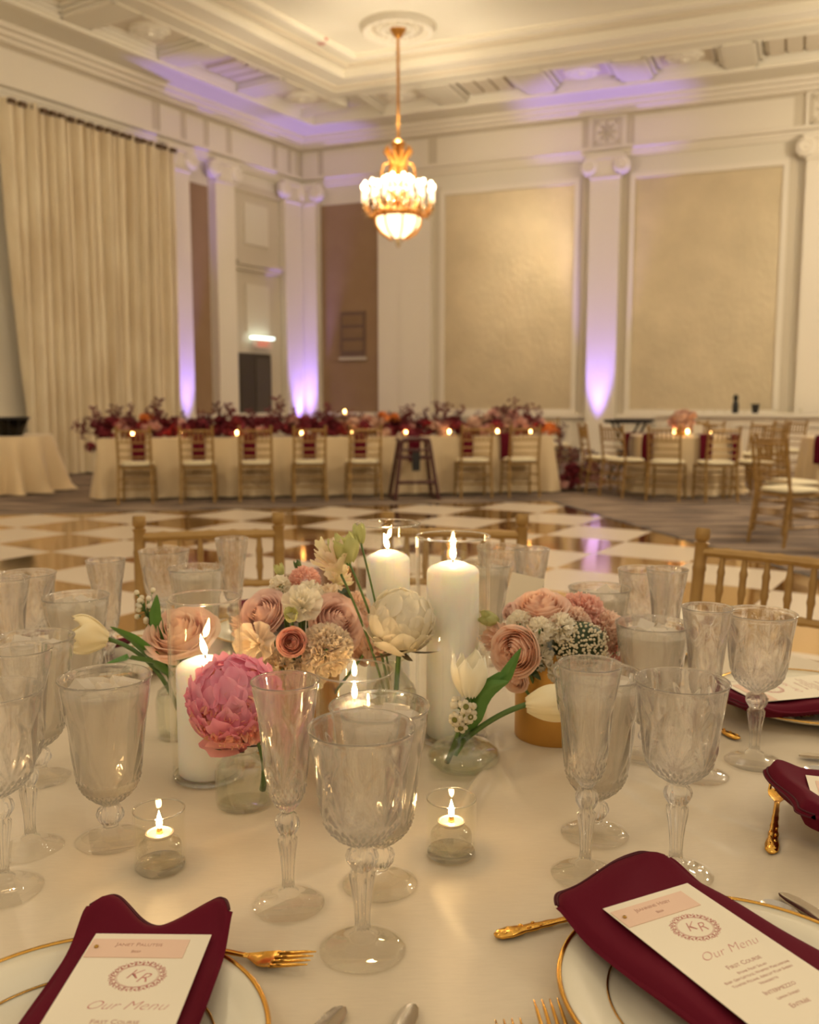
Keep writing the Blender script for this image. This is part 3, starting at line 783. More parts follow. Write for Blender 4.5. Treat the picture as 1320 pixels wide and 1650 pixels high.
# votive candles
def votive_small():
    v = thing('votive_candle', 'small lit votive candle among the head table flowers', 'candle', (0, 0, 0), 0, 'votive candles among the head table flowers')
    MB().lathe([(0, 0), (.028, 0), (.03, .07), (.028, .07), (.026, .008), (0, .008)], 16).build('glass_cup', M['glass'], v)
    MB().lathe([(0, .012), (.024, .012), (.024, .03), (0, .032)], 14).build('wax', M['wax'], v)
    MB().ball((0, 0, .062), .017, 8, 6, (1, 1, 1.5)).build('flame', M['bgflame'], v)
    return v
vs0 = votive_small()
for k, (u, d) in enumerate(((.40, .20), (1.70, .16), (2.52, .16), (3.16, .16), (4.47, .15), (5.13, .15), (5.60, .18), (3.14, .64), (.98, .22), (3.9, .22))):
    pos = hp(u, d, .761)
    if k == 0: vs0.location = pos; vs0['label'] = 'x'
    else: dup(vs0, pos, 0, 'small lit votive on the head table ' + ('', 'between first and second chair', 'between third and fourth chair', 'between fourth and fifth chair', 'right of the high chair', 'behind the seventh chair', 'at the right end', 'at the back near the middle', 'at the back of the first chair', 'left of the high chair')[k])
vs0['label'] = 'small lit votive on the head table at the left end'
tc_ = dup(vs0, hp(3.12, .55, .761), 0, 'tall lit candle rising above the head table flowers near the corner', 'taper candles')
tc_.location.z = .761 + .26
MB().lathe([(0, 0), (.035, 0), (.035, .02), (.012, .03), (.012, .24), (.03, .26), (0, .26)], 14, (0, 0, -.26)).build('candle_stand', M['glass'], tc_)

# ---- flower heads for the distant tables
def rough_bloom(R, n, rad, seed, flat=.8):
    Rr = random.Random(seed); mb = MB()
    for k in range(n):
        z = 1 - 1.5 * (k + .5) / n; a = k * 2.399; r = math.sqrt(max(0, 1 - z * z))
        d = Vector((r * cos(a), r * sin(a), z)); t = d.orthogonal().normalized(); b = d.cross(t)
        s = rad * Rr.uniform(.8, 1.2); c = d * R * Rr.uniform(.8, 1.05); c.z *= flat
        t2 = (d + t * .7).normalized()
        mb.grid(lambda u, v: c + t2 * (v - .2) * s + b * (u - .5) * s * (1.1 - .5 * v) + d * (.25 * s * (1 - (2 * u - 1) ** 2)), 2, 2)
    return mb
def spray(seed, n=26, L=.2):
    Rr = random.Random(seed); mb = MB(); pts = [Vector((0, 0, 0))]; d = Vector((Rr.uniform(-.4, .4), Rr.uniform(-.4, .4), 1)).normalized()
    for k in range(5): pts.append(pts[-1] + d * L / 5); d = (d + Vector((Rr.uniform(-.3, .3), Rr.uniform(-.3, .3), -.05))).normalized()
    mb.tube(pts, .003, 5)
    for k in range(n):
        p = pts[min(5, 1 + k * 5 // n)] + Vector((Rr.uniform(-.03, .03), Rr.uniform(-.03, .03), Rr.uniform(-.01, .02)))
        q = Vector((Rr.uniform(-1, 1), Rr.uniform(-1, 1), Rr.uniform(-.2, .8))).normalized(); w = q.orthogonal().normalized()
        mb.grid(lambda u, v: p + q * v * .045 + w * (u - .5) * .022 * (1 - abs(2 * v - 1) ** 2 * .9), 1, 3)
    return mb
KINDS = {}
def bloom_proto(key, label, cat, m, mb, grp):
    o = mb.build(cat.replace(' ', '_'), M[m], sharp=0); tag(o, label, cat, grp); KINDS[key] = [o, False]; o['kind'] = 'thing'
bloom_proto('burg', 'burgundy bloom in the head table garland', 'flower', 'b_burg', rough_bloom(.05, 60, .035, 1), 'burgundy blooms of the head table garland')
bloom_proto('plum', 'plum leafy spray in the head table garland', 'leafy spray', 'b_plum', spray(2, 34, .22), 'plum sprays of the head table garland')
bloom_proto('dusty', 'dusty pink bloom in the head table garland', 'flower', 'b_dusty', rough_bloom(.055, 55, .04, 3), 'dusty pink blooms of the head table garland')
bloom_proto('red', 'red bloom in the head table garland', 'flower', 'b_red', rough_bloom(.045, 50, .03, 4), 'red blooms of the head table garland')
bloom_proto('orange', 'orange bloom standing above the head table garland', 'flower', 'b_orange', rough_bloom(.055, 50, .04, 5, .5), 'orange blooms of the head table garland')
bloom_proto('blush', 'pale blush bloom in the head table garland', 'flower', 'b_blush', rough_bloom(.05, 55, .036, 6), 'blush blooms of the head table garland')
SEG = ['at the left end', 'behind the first chair', 'behind the second chair', 'behind the third chair', 'behind the fourth chair', 'behind the fifth chair', 'behind the high chair', 'behind the seventh seat', 'at the right end']
def put(key, loc, s=1, label=None, group=None):
    o, used = KINDS[key]
    if label is None:
        base = {'burg': 'burgundy bloom', 'plum': 'plum leafy spray', 'dusty': 'dusty pink bloom', 'red': 'bright red bloom', 'orange': 'orange bloom', 'blush': 'pale blush bloom'}[key]
        uu = (loc - HO).dot(HX); label = base + (' standing high' if loc.z > .95 and key != 'orange' else '') + ' in the garland ' + SEG[max(0, min(8, int((uu + .35) / HL * 8.2)))]
    if used: c = o.copy(); COL.objects.link(c)
    else: c = o; KINDS[key][1] = True
    c.location = loc; c.scale = (s,) * 3; c.rotation_euler = (RND.uniform(-.5, .5), RND.uniform(-.5, .5), RND.uniform(0, 6.28))
    if label: c['label'] = label
    if group: c['group'] = group
    return c
for k in range(215):
    u = -.05 + (HL + .05) * (k + RND.random()) / 215; right = u / HL
    d = RND.uniform(.26, .56); z = .79 + RND.uniform(0, .17)
    r = RND.random()
    if right > .72: key = 'dusty' if r < .3 else ('blush' if r < .48 else ('plum' if r < .6 else 'burg'))
    elif .53 < right < .62: key = 'blush' if r < .35 else ('burg' if r < .8 else 'red')
    else: key = 'burg' if r < .64 else ('plum' if r < .84 else ('dusty' if r < .91 else 'red'))
    put(key, hp(u, d, z), RND.uniform(1.0, 1.5))
for k in range(46):
    u = -.1 + (HL + .1) * (k + RND.random()) / 46
    put('plum', hp(u, RND.uniform(.25, .6), .86 + RND.uniform(0, .06)), RND.uniform(.8, 1.3))
for u, d, z, s in ((.56, .35, 1.02, 1.1), (3.62, .3, 1.02, 1.1), (3.76, .32, 1.0, 1.0), (5.86, .2, .86, 1.2), (5.92, .15, .80, 1.0)): put('orange', hp(u, d, z), s)
for u, z in ((-.10, .80), (-.16, .72), (-.05, .90), (-.12, .64), (-.2, .80), (5.98, .72), (6.0, .62), (6.02, .52), (5.98, .42)):
    put('plum' if u > 0 or z > .7 else 'burg', hp(u, .22, z), 1.1)
for k in range(14):
    put('blush' if k % 3 else 'dusty', hp(4.95 + .5 * RND.random(), .35 + .2 * RND.random(), .97 + .08 * RND.random()), 1.1)
# low floor arrangement beside the head table
for k in range(34):
    q = Vector((2.30, 12.9, 0)) + Vector((RND.gauss(0, .16), RND.gauss(0, .14), .05 + RND.random() * .28))
    put(['burg', 'plum', 'dusty', 'burg'][k % 4], q, 1.25, ['burgundy bloom', 'plum leafy spray', 'dusty pink bloom', 'burgundy bloom'][k % 4] + (' low' if q.z < .2 else ' on top') + ' in the floor arrangement past the head table end', 'floor arrangement by the head table')

# ================================================================== ROUND TABLES IN THE BACKGROUND
def round_cloth(r, seed, folds=16, flare=.12, top=.76):
    Rr = random.Random(seed); ph = [Rr.uniform(.7, 1.3) for _ in range(folds)]; mb = MB(); n = 160; vs = []; fs = []; rows = 12
    for k in range(rows + 1):
        v = k / rows
        for i in range(n):
            a = 2 * PI * i / n; w = sin(a * folds + 1.5 * sin(a * 3 + seed))
            rr = r + flare * v * (.55 + .45 * w) + .02 * v
            z = top - (top - .02) * v
            if k == rows: rr += .03 * (1 + w)
            vs.append((rr * cos(a), rr * sin(a), z))
    for k in range(rows):
        for i in range(n):
            j = (i + 1) % n; fs.append((k * n + i, (k + 1) * n + i, (k + 1) * n + j, k * n + j))
    fs.append(tuple(range(n))); mb.add(vs, fs); return mb
t = round_cloth(.72, 3, 13, .24).build('tablecloth', M['cloth_bg'], sharp=60); t.location = (-5.62, 12.7, 0)
tag(t, 'floor-length champagne cloth on the round table before the curtain', 'tablecloth')
bk = thing('wire_basket', 'black tapered basket with a solid rim on the left round table', 'basket', (-5.32, 12.45, .765))
MB().lathe([(.15, .0), (.235, .22), (.225, .22), (.14, .008)], 24, closed=True).build('basket_wall', thin_glass('smoked_glass', (70, 62, 52)), bk)
MB().lathe([(.225, .22), (.255, .225), (.255, .245), (.22, .245)], 24, closed=True).build('rim', M['black'], bk)
MB().lathe([(0, 0), (.15, 0), (.15, .015), (0, .015)], 24).build('base', M['black'], bk)
for k in range(10):
    a = 2 * PI * k / 10; MB().tube([(.15 * cos(a), .15 * sin(a), .01), (.235 * cos(a), .235 * sin(a), .225)], .007, 5).build('wire', M['black'], bk)

TR = Vector((3.72, 12.65, 0))
t = round_cloth(.74, 9, flare=.06).build('tablecloth', M['cloth_bg'], sharp=60); t.location = TR
tag(t, 'floor-length champagne cloth on the right-hand round table', 'tablecloth')
GR = 'chairs around the right-hand round table'
for ang, lab, r in ((-176, 'gold chair at the far left of the right-hand round table', 1.13), (-146, 'gold chair left of the right-hand round table, angled in', 1.12), (-116, 'gold chair in front of the right-hand round table, left of centre', 1.12),
                 (-87, 'gold chair directly in front of the right-hand round table', 1.15), (-58, 'gold chair front right of the right-hand round table', 1.15),
                 (58, 'gold chair behind the right-hand round table, at its right', 1.15), (30, 'gold chair beyond the right side of the right-hand round table', 1.3)):
    a = math.radians(ang); d = Vector((cos(a), sin(a), 0)); p = TR + d * (r + .01)
    dup(chair0, p, a + PI / 2, lab, GR)
for ang, lab in ((-170, 'left'), (-140, 'front left'), (-87, 'front'), (-55, 'front right')):
    a = math.radians(ang); n_ = nk.copy(); COL.objects.link(n_); d = Vector((cos(a), sin(a), 0))
    n_.location = TR + d * .79 + Vector((0, 0, .785)); n_.rotation_euler = (0, 0, a + PI / 2)
    tag(n_, 'burgundy napkin hanging over the right-hand round table, ' + lab + ' side', 'napkin', 'napkins on the right-hand round table')
for k, (px, Y) in enumerate(((1087, 12.45), (1108, 12.2), (1144, 12.35))):
    q = at(px, 699, Y); dup(vs0, (q.x, q.y, .761), 0, ['lit votive left of', 'lit votive in front of', 'lit votive right of'][k] + ' the blush centrepiece on the right-hand round table', 'votives on the right-hand round table', 1.1)
for k in range(16):
    q = TR + Vector((-.05 + RND.gauss(0, .09), -.1 + RND.gauss(0, .08), .84 + RND.random() * .20))
    put('blush' if k % 3 else 'dusty', q, 1.1, 'blush bloom in the centrepiece of the right-hand round table', 'blush centrepiece blooms on the right-hand round table')
vz = MB().lathe([(0, 0), (.08, 0), (.085, .12), (.075, .12), (.07, .01), (0, .01)], 20).build('centrepiece_vase', M['goldvase']); vz.location = TR + Vector((-.05, -.1, .761))
tag(vz, 'gold bowl vase under the blush blooms of the right-hand round table', 'vase')
cd_ = MB().box(-.06, -.002, 0, .06, .002, .16).build('table_card', M['card']); cd_.location = (3.74, 12.12, .761); tag(cd_, 'white table card on the right-hand round table', 'card')
t = round_cloth(.76, 21, flare=.10).build('tablecloth', M['cloth_bg'], sharp=60); t.location = (5.86, 12.0, 0)
tag(t, 'champagne cloth on the round table at the right edge of the picture', 'tablecloth')
n_ = nk.copy(); COL.objects.link(n_); n_.location = (5.14, 11.62, .785); n_.rotation_euler = (0, 0, math.radians(-55))
tag(n_, 'burgundy napkin hanging from the table at the right edge', 'napkin', 'napkins of the table at the right edge')
GC = 'gold chairs standing at the right edge'
dup(chair0, (3.30, 8.05, 0), math.radians(25 - 90), 'gold chair seen from the side, nearest on the carpet at the right', GC)
dup(chair0, (3.60, 8.75, 0), math.radians(20 - 90), 'gold chair just behind the nearest one on the carpet at the right', GC)
dup(chair0, (3.62, 7.42, 0), math.radians(0), 'gold chair cut off by the right edge of the picture', GC)
dup(chair0, (2.52, 16.1, 0), math.radians(200), 'gold chair standing alone behind the right end of the head table', 'gold chairs farther back')
dup(chair0, (4.55, 14.5, 0), math.radians(185), 'gold chair before the white bar counter, left one', 'gold chairs farther back')
dup(chair0, (5.75, 14.3, 0), math.radians(120), 'gold chair before the white bar counter, right one', 'gold chairs farther back')
dup(chair0, (5.35, 14.0, 0), math.radians(100), 'gold chair before the white bar counter, middle one', 'gold chairs farther back')
# black-topped stand
st = thing('tray_stand', 'black folding tray stand between pilaster and right-hand table', 'tray stand', (3.42, 14.6, 0))
MB().lathe([(0, .88), (.36, .88), (.38, .90), (.38, .93), (.36, .92), (0, .91)], 28).build('tray', M['black'], st)
for s in (-1, 1):
    for q in (-1, 1): MB().tube([(s * .26, q * .2, 0), (-s * .22, q * .2, .88)], .018, 6).build('leg', M['black'], st)
# bar counter along the right wall
bar = thing('bar_counter', 'long white bar counter along the right wall', 'bar counter', FR @ Vector((9.95, .95, 0)), math.atan2(RD.y, RD.x))
MB().box(-1.95, -.3, 0, 4.2, .3, .94).build('counter_body', M['white_counter'], bar)
MB().box(-2.02, -.37, .94, 4.25, .37, 1.0).build('counter_top', M['trim'], bar)
for k in range(5):
    f = MB(); x = -1.85 + 1.2 * k
    for q in ((x, x + 1.0, .16, .20), (x, x + 1.0, .78, .82), (x, x + .04, .2, .78), (x + .96, x + 1.0, .2, .78)): f.box(q[0], -.33, q[2], q[1], -.3, q[3])
    f.build('front_panel_frame', M['trim'], bar)
def bar_at(px, Y=None): 
    lo, hi = -2., 3.
    mt = Matrix.Translation(bar.location) @ Matrix.Rotation(bar.rotation_euler.z, 4, 'Z')
    for _ in range(40):
        m_ = (lo + hi) / 2; q = mt @ Vector((m_, -.1, 1.0))
        if 660 + FPX * q.x / (q.y * _c + .25 * _s) < px: lo = m_
        else: hi = m_
    return mt @ Vector((lo, -.1, 1.0))
b = thing('bottle', 'tall black bottle standing on the bar counter', 'bottle', bar_at(1185))
MB().lathe([(0, 0), (.05, 0), (.055, .02), (.055, .16), (.03, .22), (.045, .25), (.05, .30), (0, .30)], 16).build('bottle_body', M['black'], b)
MB().lathe([(0, .30), (.03, .30), (.03, .33), (0, .33)], 12).build('cap', M['black'], b)
b = thing('ice_bucket', 'short black tapered tub on the bar counter', 'tub', bar_at(1217))
MB().lathe([(0, 0), (.05, 0), (.07, .15), (.06, .15), (.045, .01), (0, .01)], 16).build('tub_body', M['black'], b)
MB().lathe([(.058, .145), (.08, .15), (.08, .165), (.06, .165)], 16, closed=True).build('rim', M['black'], b)
tb0 = None
for k, px in enumerate((1135, 1152, 1168, 1200, 1250, 1268, 1290)):
    if tb0 is None:
        tb0 = MB().lathe([(0, 0), (.03, 0), (.035, .09), (.032, .09), (.028, .008), (0, .008)], 12).build('tumbler', M['glass']); tb = tb0
    else: tb = tb0.copy(); COL.objects.link(tb)
    tb.location = bar_at(px); tag(tb, 'small clear tumbler on the bar counter', 'tumbler', 'tumblers on the bar counter')

# ================================================================== OUR TABLE: CLOTH
TC = Vector((0, 1.28, 0)); TRD = .875; TZ = .76
def ridge(x, y, x0, y0, x1, y1, w, h):
    dx, dy = x1 - x0, y1 - y0; L = math.hypot(dx, dy); s = ((x - x0) * dx + (y - y0) * dy) / L; q = ((x - x0) * -dy + (y - y0) * dx) / L
    q += .012 * sin(s * 14)
    if s < 0: e = math.exp(-(s / .03) ** 2)
    elif s > L: e = math.exp(-((s - L) / .05) ** 2)
    else: e = 1
    return h * e * math.exp(-(q / w) ** 2)
FOLDS = [(.135, 1.235, .075, 1.055, .010, .0045), (.125, 1.29, .135, 1.17, .007, .0035), (.10, 1.16, .065, 1.02, .009, .003), (.25, 1.16, .33, .98, .014, .002), (.30, 1.13, .44, .96, .014, .002),
         (-.08, .93, -.2, .80, .02, .0012), (.42, .97, .36, .87, .012, .0018), (-.42, 1.05, -.30, .80, .03, .0015), (-.2, 1.0, -.32, .84, .016, .0015), (.02, .88, .10, .74, .018, .001)]
def tz(x, y): return 2.0 * sum(ridge(x, y, *f) for f in FOLDS)
cl = MB(); nr, na = 260, 420; vs = [(TC.x, TC.y, TZ + tz(TC.x, TC.y))]; fs = []
for k in range(1, nr + 1):
    r = TRD * k / nr
    for i in range(na):
        a = 2 * PI * i / na; x, y = TC.x + r * cos(a), TC.y + r * sin(a); vs.append((x, y, TZ + tz(x, y)))
for k in range(1, 15):
    v = k / 14
    for i in range(na):
        a = 2 * PI * i / na; r = TRD +   .008 + .05 * v * (.6 + .4 * sin(a * 22 + sin(a * 5))) ; vs.append((TC.x + r * cos(a), TC.y + r * sin(a), TZ - .012 - (TZ - .035) * v))
tot = nr + 14
for i in range(na): fs.append((0, 1 + i, 1 + (i + 1) % na))
for k in range(tot - 1):
    for i in range(na):
        j = (i + 1) % na; fs.append((1 + k * na + i, 1 + (k + 1) * na + i, 1 + (k + 1) * na + j, 1 + k * na + j))
cl.add(vs, fs); c = cl.build('tablecloth', M['cloth'], sharp=0); tag(c, 'ivory satin cloth covering the near round table', 'tablecloth')

# ================================================================== CRYSTAL GLASSES
def goblet_mesh(kind):
    if kind == 'wine':
        foot, out, inn, H, bz, rim = [(.0, 0), (.037, 0), (.039, .0012), (.0385, .0025), (.03, .0048), (.015, .0085), (.0125, .011), (.012, .0145), (.0075, .018), (.0062, .026), (.0070, .04), (.0088, .055), (.0108, .066), (.0112, .072), (.009, .0758),
                (.0105, .079), (.0135, .084), (.0142, .089), (.0125, .094), (.0085, .0975)], [(.0085, .099), (.016, .1025), (.026, .109), (.0335, .118), (.0375, .129), (.0395, .142), (.0410, .158), (.0425, .175), (.0445, .192), (.0465, .2050)], .0022, .2076, .105, .0472
    elif kind == 'water':
        foot, out, inn, H, bz, rim = [(.0, 0), (.0365, 0), (.0385, .0012), (.038, .0026), (.028, .0055), (.014, .0095), (.0098, .013), (.0085, .0155), (.0085, .019),
                (.011, .022), (.0145, .027), (.0150, .031), (.0128, .037), (.0088, .0405)], [(.0088, .042), (.015, .0455), (.025, .053), (.0325, .063), (.0365, .076), (.0385, .092), (.0405, .112), (.0430, .135), (.0462, .160), (.0492, .1845)], .0022, .1885, .05, .0503
    else:
        foot, out, inn, H, bz, rim = [(.0, 0), (.0335, 0), (.0355, .0012), (.035, .0025), (.027, .0048), (.013, .0085), (.0105, .011), (.010, .0145), (.0065, .018), (.0052, .026), (.0058, .04), (.0072, .053), (.0088, .063), (.009, .068), (.0068, .0715),
                (.0085, .075), (.0112, .080), (.0118, .085), (.010, .0905), (.0062, .0945)], [(.0062, .096), (.0105, .100), (.0155, .107), (.0190, .117), (.0212, .131), (.0228, .148), (.0245, .166), (.0268, .187), (.0298, .208), (.0320, .2232)], .0019, .2255, .106, .0326
    prof = list(foot); nf = len(prof)
    def interp(pts, z):
        for (r0, z0), (r1, z1) in zip(pts, pts[1:]):
            if z <= z1: return r0 + (r1 - r0) * max(0, (z - z0) / (z1 - z0))
        return pts[-1][0]
    z0, z1 = out[0][1], out[-1][1]; NB = 46
    for k in range(NB + 1):
        z = z0 + (z1 - z0) * k / NB; prof.append((interp(out, z), z))
    no = len(prof)
    prof += [(rim + .0003, H - .0012), (rim, H - .0004), (rim - .0007, H), (rim - .0015, H - .0001), (rim - .0021, H - .0007), (rim - .0024, H - .0018)]
    for k in range(18, -1, -1):
        z = bz + (H - .003 - bz) * k / 18
        prof.append((max(.002, interp(out, z) - inn - .0010 * (1 - (z - bz) / (H - bz))), z))
    prof.append((0, bz - .001))
    # smooth the outer curve
    for _ in range(3):
        for k in range(nf + 1, no - 1): prof[k] = ((prof[k - 1][0] + 2 * prof[k][0] + prof[k + 1][0]) / 4, prof[k][1])
        for k in range(no + 7, len(prof) - 2): prof[k] = ((prof[k - 1][0] + 2 * prof[k][0] + prof[k + 1][0]) / 4, prof[k][1])
    S = 7 if kind != 'flute' else 5; amp = .0019 if kind != 'flute' else .0015
    hb = z1 - z0; zc = z0 + hb * .22; top = z0 + hb * .80
    def mod(a, z, k):
        if k < nf:
            if 9 <= k <= 13: return .0006 * cos(10 * a)      # fluted stem
            if 15 <= k <= 18: return .0007 * cos(8 * a)      # faceted knop
            if kind == 'water' and 9 <= k <= 12: return .0007 * cos(8 * a)
            return 0
        if k >= no: return 0
        f = ((a * S / (2 * PI)) % 1) - .5; r = prof[k][0]
        x = f * 2 * PI / S * r; y = z - zc
        fade = max(0, min(1, (top + .012 * cos(2 * PI * f) - z) / .010))
        lo = max(0, min(1, (z - z0) / .006))
        if y > 0:                                            # fan of grooves rising from a point
            rad = math.hypot(x, y); psi = math.atan2(x, y)
            g = abs(cos(psi * 6)) - .5
            g *= min(1, rad / .012)
            return -amp * 1.1 * (1 - g) * fade * .8
        dd = abs(sin(a * S * 2 + z * 260)) * abs(sin(a * S * 2 - z * 260))
        return -amp * 1.5 * (1 - dd) * lo
    mb = MB().lathe(prof, 224 if kind != 'flute' else 180, mod=mod)
    return mb, prof, no, interp, out, inn, bz, H
GL = {}
def glass_proto(kind, label):
    mb, prof, no, interp, out, inn, bz, H = goblet_mesh(kind)
    zs = out[0][1]
    def sub(keep):
        q = MB(); fs = [f for f in mb.f if keep(sum(mb.v[i][2] for i in f) / len(f))]; ids = sorted({i for f in fs for i in f}); mp = {a: b for b, a in enumerate(ids)}
        q.v = [mb.v[i] for i in ids]; q.f = [tuple(mp[i] for i in f) for f in fs]; return q
    names = {'wine': 'wine_goblet', 'water': 'water_goblet', 'flute': 'champagne_flute'}
    g = thing(names[kind], label, 'flute' if kind == 'flute' else 'goblet', (0, 0, 0), 0, {'wine': 'cut crystal wine goblets', 'water': 'cut crystal goblets of iced water', 'flute': 'cut crystal champagne flutes'}[kind])
    sub(lambda z: z > zs).build('bowl', M['crystal'], g, sharp=0); sub(lambda z: z <= zs and z > .010).build('stem', M['crystal'], g, sharp=0); sub(lambda z: z <= .010).build('foot', M['crystal_foot'], g, sharp=0)
    if kind == 'water':
        top = H - .016; w = [(0, bz + .001)]
        for k in range(1, 13):
            z = bz + .001 + (top - bz) * k / 12; w.append((max(.003, interp(out, z) - inn - .0018), z))
        for r in (.85, .6, .3): w.append((w[12][0] * r, top + .001 + .0007 * sin(r * 20)))
        w.append((0, top + .001))
        water = MB().lathe(w, 48, mod=lambda a, z, k: 0).build('iced_water', M['icewater'], g, sharp=0)
        for k in range(7):
            a = k * 1.047 + .4; r = .024 if k < 6 else 0
            Rr = random.Random(k); b = MB().box(-.0105, -.009, -.008, .0105, .009, .008, Matrix.Translation((r * cos(a), r * sin(a), top - .004 + .003 * (k % 3))) @ Matrix.Rotation(Rr.uniform(-.5, .5), 4, 'X') @ Matrix.Rotation(Rr.uniform(-.5, .5), 4, 'Y') @ Matrix.Rotation(Rr.uniform(0, 3), 4, 'Z'))
            b.build('ice_cube', M['icewater'], water, sharp=20)
    GL[kind] = [g, False]
glass_proto('wine', 'x'); glass_proto('water', 'x'); glass_proto('flute', 'x')
def glass(kind, x, y, label):
    g, used = GL[kind]
    a = RND.uniform(0, 6)
    if used: g = dup(g, (x, y, TZ + .0005), a, label)
    else: GL[kind][1] = True; g.location = (x, y, TZ + .0005); g.rotation_euler = (0, 0, a); g['label'] = label
    return g
glass('wine', -.042, .781, 'empty cut crystal goblet standing frontmost at the centre of the table')
glass('water', -.030, .894, 'goblet of water directly behind the frontmost empty goblet')
glass('flute', -.118, .856, 'champagne flute before the pink peony, left of the frontmost goblet')
glass('water', -.334, .991, 'goblet of iced water left of the votive in front of the left vase')
glass('water', -.480, 1.160, 'goblet of iced water at the left edge, below the cream tulip')
glass('flute', -.415, .969, 'champagne flute at the left edge beside the iced water goblets')
glass('wine', -.408, .882, 'empty goblet cut off by the lower left edge of the picture')
glass('flute', .182, .913, 'champagne flute above the gold fork handle at the right')
glass('water', .210, 1.004, 'goblet of water behind the right-hand front flute')
glass('wine', .276, .915, 'empty goblet standing behind the right-hand napkin')
glass('flute', .382, 1.169, 'champagne flute before the right-hand upper place setting')
glass('water', .330, 1.235, 'goblet of iced water right of the low rose arrangement')
glass('wine', .468, 1.215, 'empty goblet farthest right, in front of the gold-rimmed plate')
glass('water', .307, 1.476, 'goblet of iced water behind the low rose arrangement, right')
glass('flute', .405, 1.440, 'nearer of two glasses left of the right-hand chair')
glass('wine', .395, 1.530, 'empty goblet half hidden behind a flute, left of the right-hand chair')
glass('wine', -.462, 1.730, 'empty goblet in front of the left chair back')
glass('water', -.385, 1.655, 'iced water goblet between goblet and flute before the left chair')
glass('flute', -.341, 1.765, 'champagne flute before the right post of the left chair')
glass('flute', -.505, 1.525, 'champagne flute above the cream tulip at the left')
glass('wine', -.627, 1.498, 'empty goblet at the left edge, behind the other left glasses')
glass('water', -.515, 1.410, 'iced water goblet behind the cream tulip')
glass('flute', -.600, 1.365, 'champagne flute at the left edge behind the iced water goblet')
glass('flute', .218, 1.640, 'champagne flute right of the tall pillar candle, farther one')
glass('water', .140, 1.700, 'iced water goblet just right of the tall pillar candle')
glass('wine', .176, 1.775, 'empty goblet behind the flute right of the tall pillar candle')

# ================================================================== PILLAR CANDLES IN GLASS
def flame_mesh(h, lean=(0, 0)):
    mb = MB(); prof = [(0, 0), (.08, .06), (.145, .2), (.16, .32), (.135, .5), (.08, .72), (.03, .9), (0, 1)]
    mb.lathe([(r * h, z * h) for r, z in prof], 12)
    mb.v = [(x + lean[0] * z, y + lean[1] * z, z) for x, y, z in mb.v]; return mb
def pillar(x, y, r, h, label, lean=(0, 0), fh=.026):
    c = thing('pillar_candle', label, 'candle', (x, y, TZ + .0065), 0)
    R = r; pr = [(0, 0), (R - .002, 0), (R, .002)] + [(R, h * k / 6) for k in range(1, 6)] + [(R, h - .012), (R * .97, h - .008), (R * .86, h - .004), (R * .70, h - .002), (R * .5, h + .0015), (R * .3, h + .0035), (R * .12, h + .002), (0, h + .0015)]
    MB().lathe(pr, 56).build('wax', M['wax'], c, sharp=0)
    MB().tube([(0, 0, h), (lean[0] * .004, lean[1] * .004, h + .009)], .0011, 6).build('wick', M['wick'], c)
    f = flame_mesh(fh, lean).build('flame', M['flame'], c, sharp=0); f.location = (0, 0, h + .0065)
    return c
def cyl_vase(x, y, r, h, label, name='cylinder_vase'):
    v = thing(name, label, 'vase', (x, y, TZ), 0)
    t = .0024
    MB().lathe([(0, .0005), (r - .003, .0005), (r, .003), (r, h - .001), (r - t / 2, h), (r - t, h - .001), (r - t, .0085), (r - .006, .006), (0, .006)], 72).build('glass_wall', M['glass'], v)
    MB().lathe([(r - t * .2, h - .0015), (r + .0003, h - .0005), (r + .0002, h + .0006), (r - t * .5, h + .0012), (r - t, h + .0006), (r - t - .0002, h - .0006)], 72, closed=True).build('rim', M['glass_rim'], v, sharp=0)
    MB().lathe([(0, .0008), (r - .0035, .0008), (r - .0012, .003), (r - .0014, .0056), (r - .004, .0058), (0, .0058)], 64).build('base', M['glass_rim'], v, sharp=0)
    return v
cyl_vase(.062, 1.309, .053, .297, 'tall clear cylinder vase in the middle with the tallest pillar candle')
pillar(.062, 1.309, .0375, .250, 'tall ivory pillar candle in the large middle cylinder vase', (0, 0), .028)
cyl_vase(-.034, 1.445, .051, .297, 'tall clear cylinder vase behind the lisianthus stems')
pillar(-.034, 1.445, .0345, .244, 'ivory pillar candle in the rear cylinder vase behind the white peony', (-.25, 0), .024)
cyl_vase(-.263, 1.169, .047, .238, 'clear cylinder vase at the left, between blush rose and pink peony')
pillar(-.263, 1.169, .038, .150, 'ivory pillar candle in the left cylinder vase behind the pink peony', (-.22, 0), .027)
cyl_vase(-.070, 1.149, .050, .148, 'low wide clear cylinder vase behind the frontmost flute')
pillar(-.070, 1.149, .030, .098, 'short ivory candle in the low cylinder vase', (0, 0), .024)

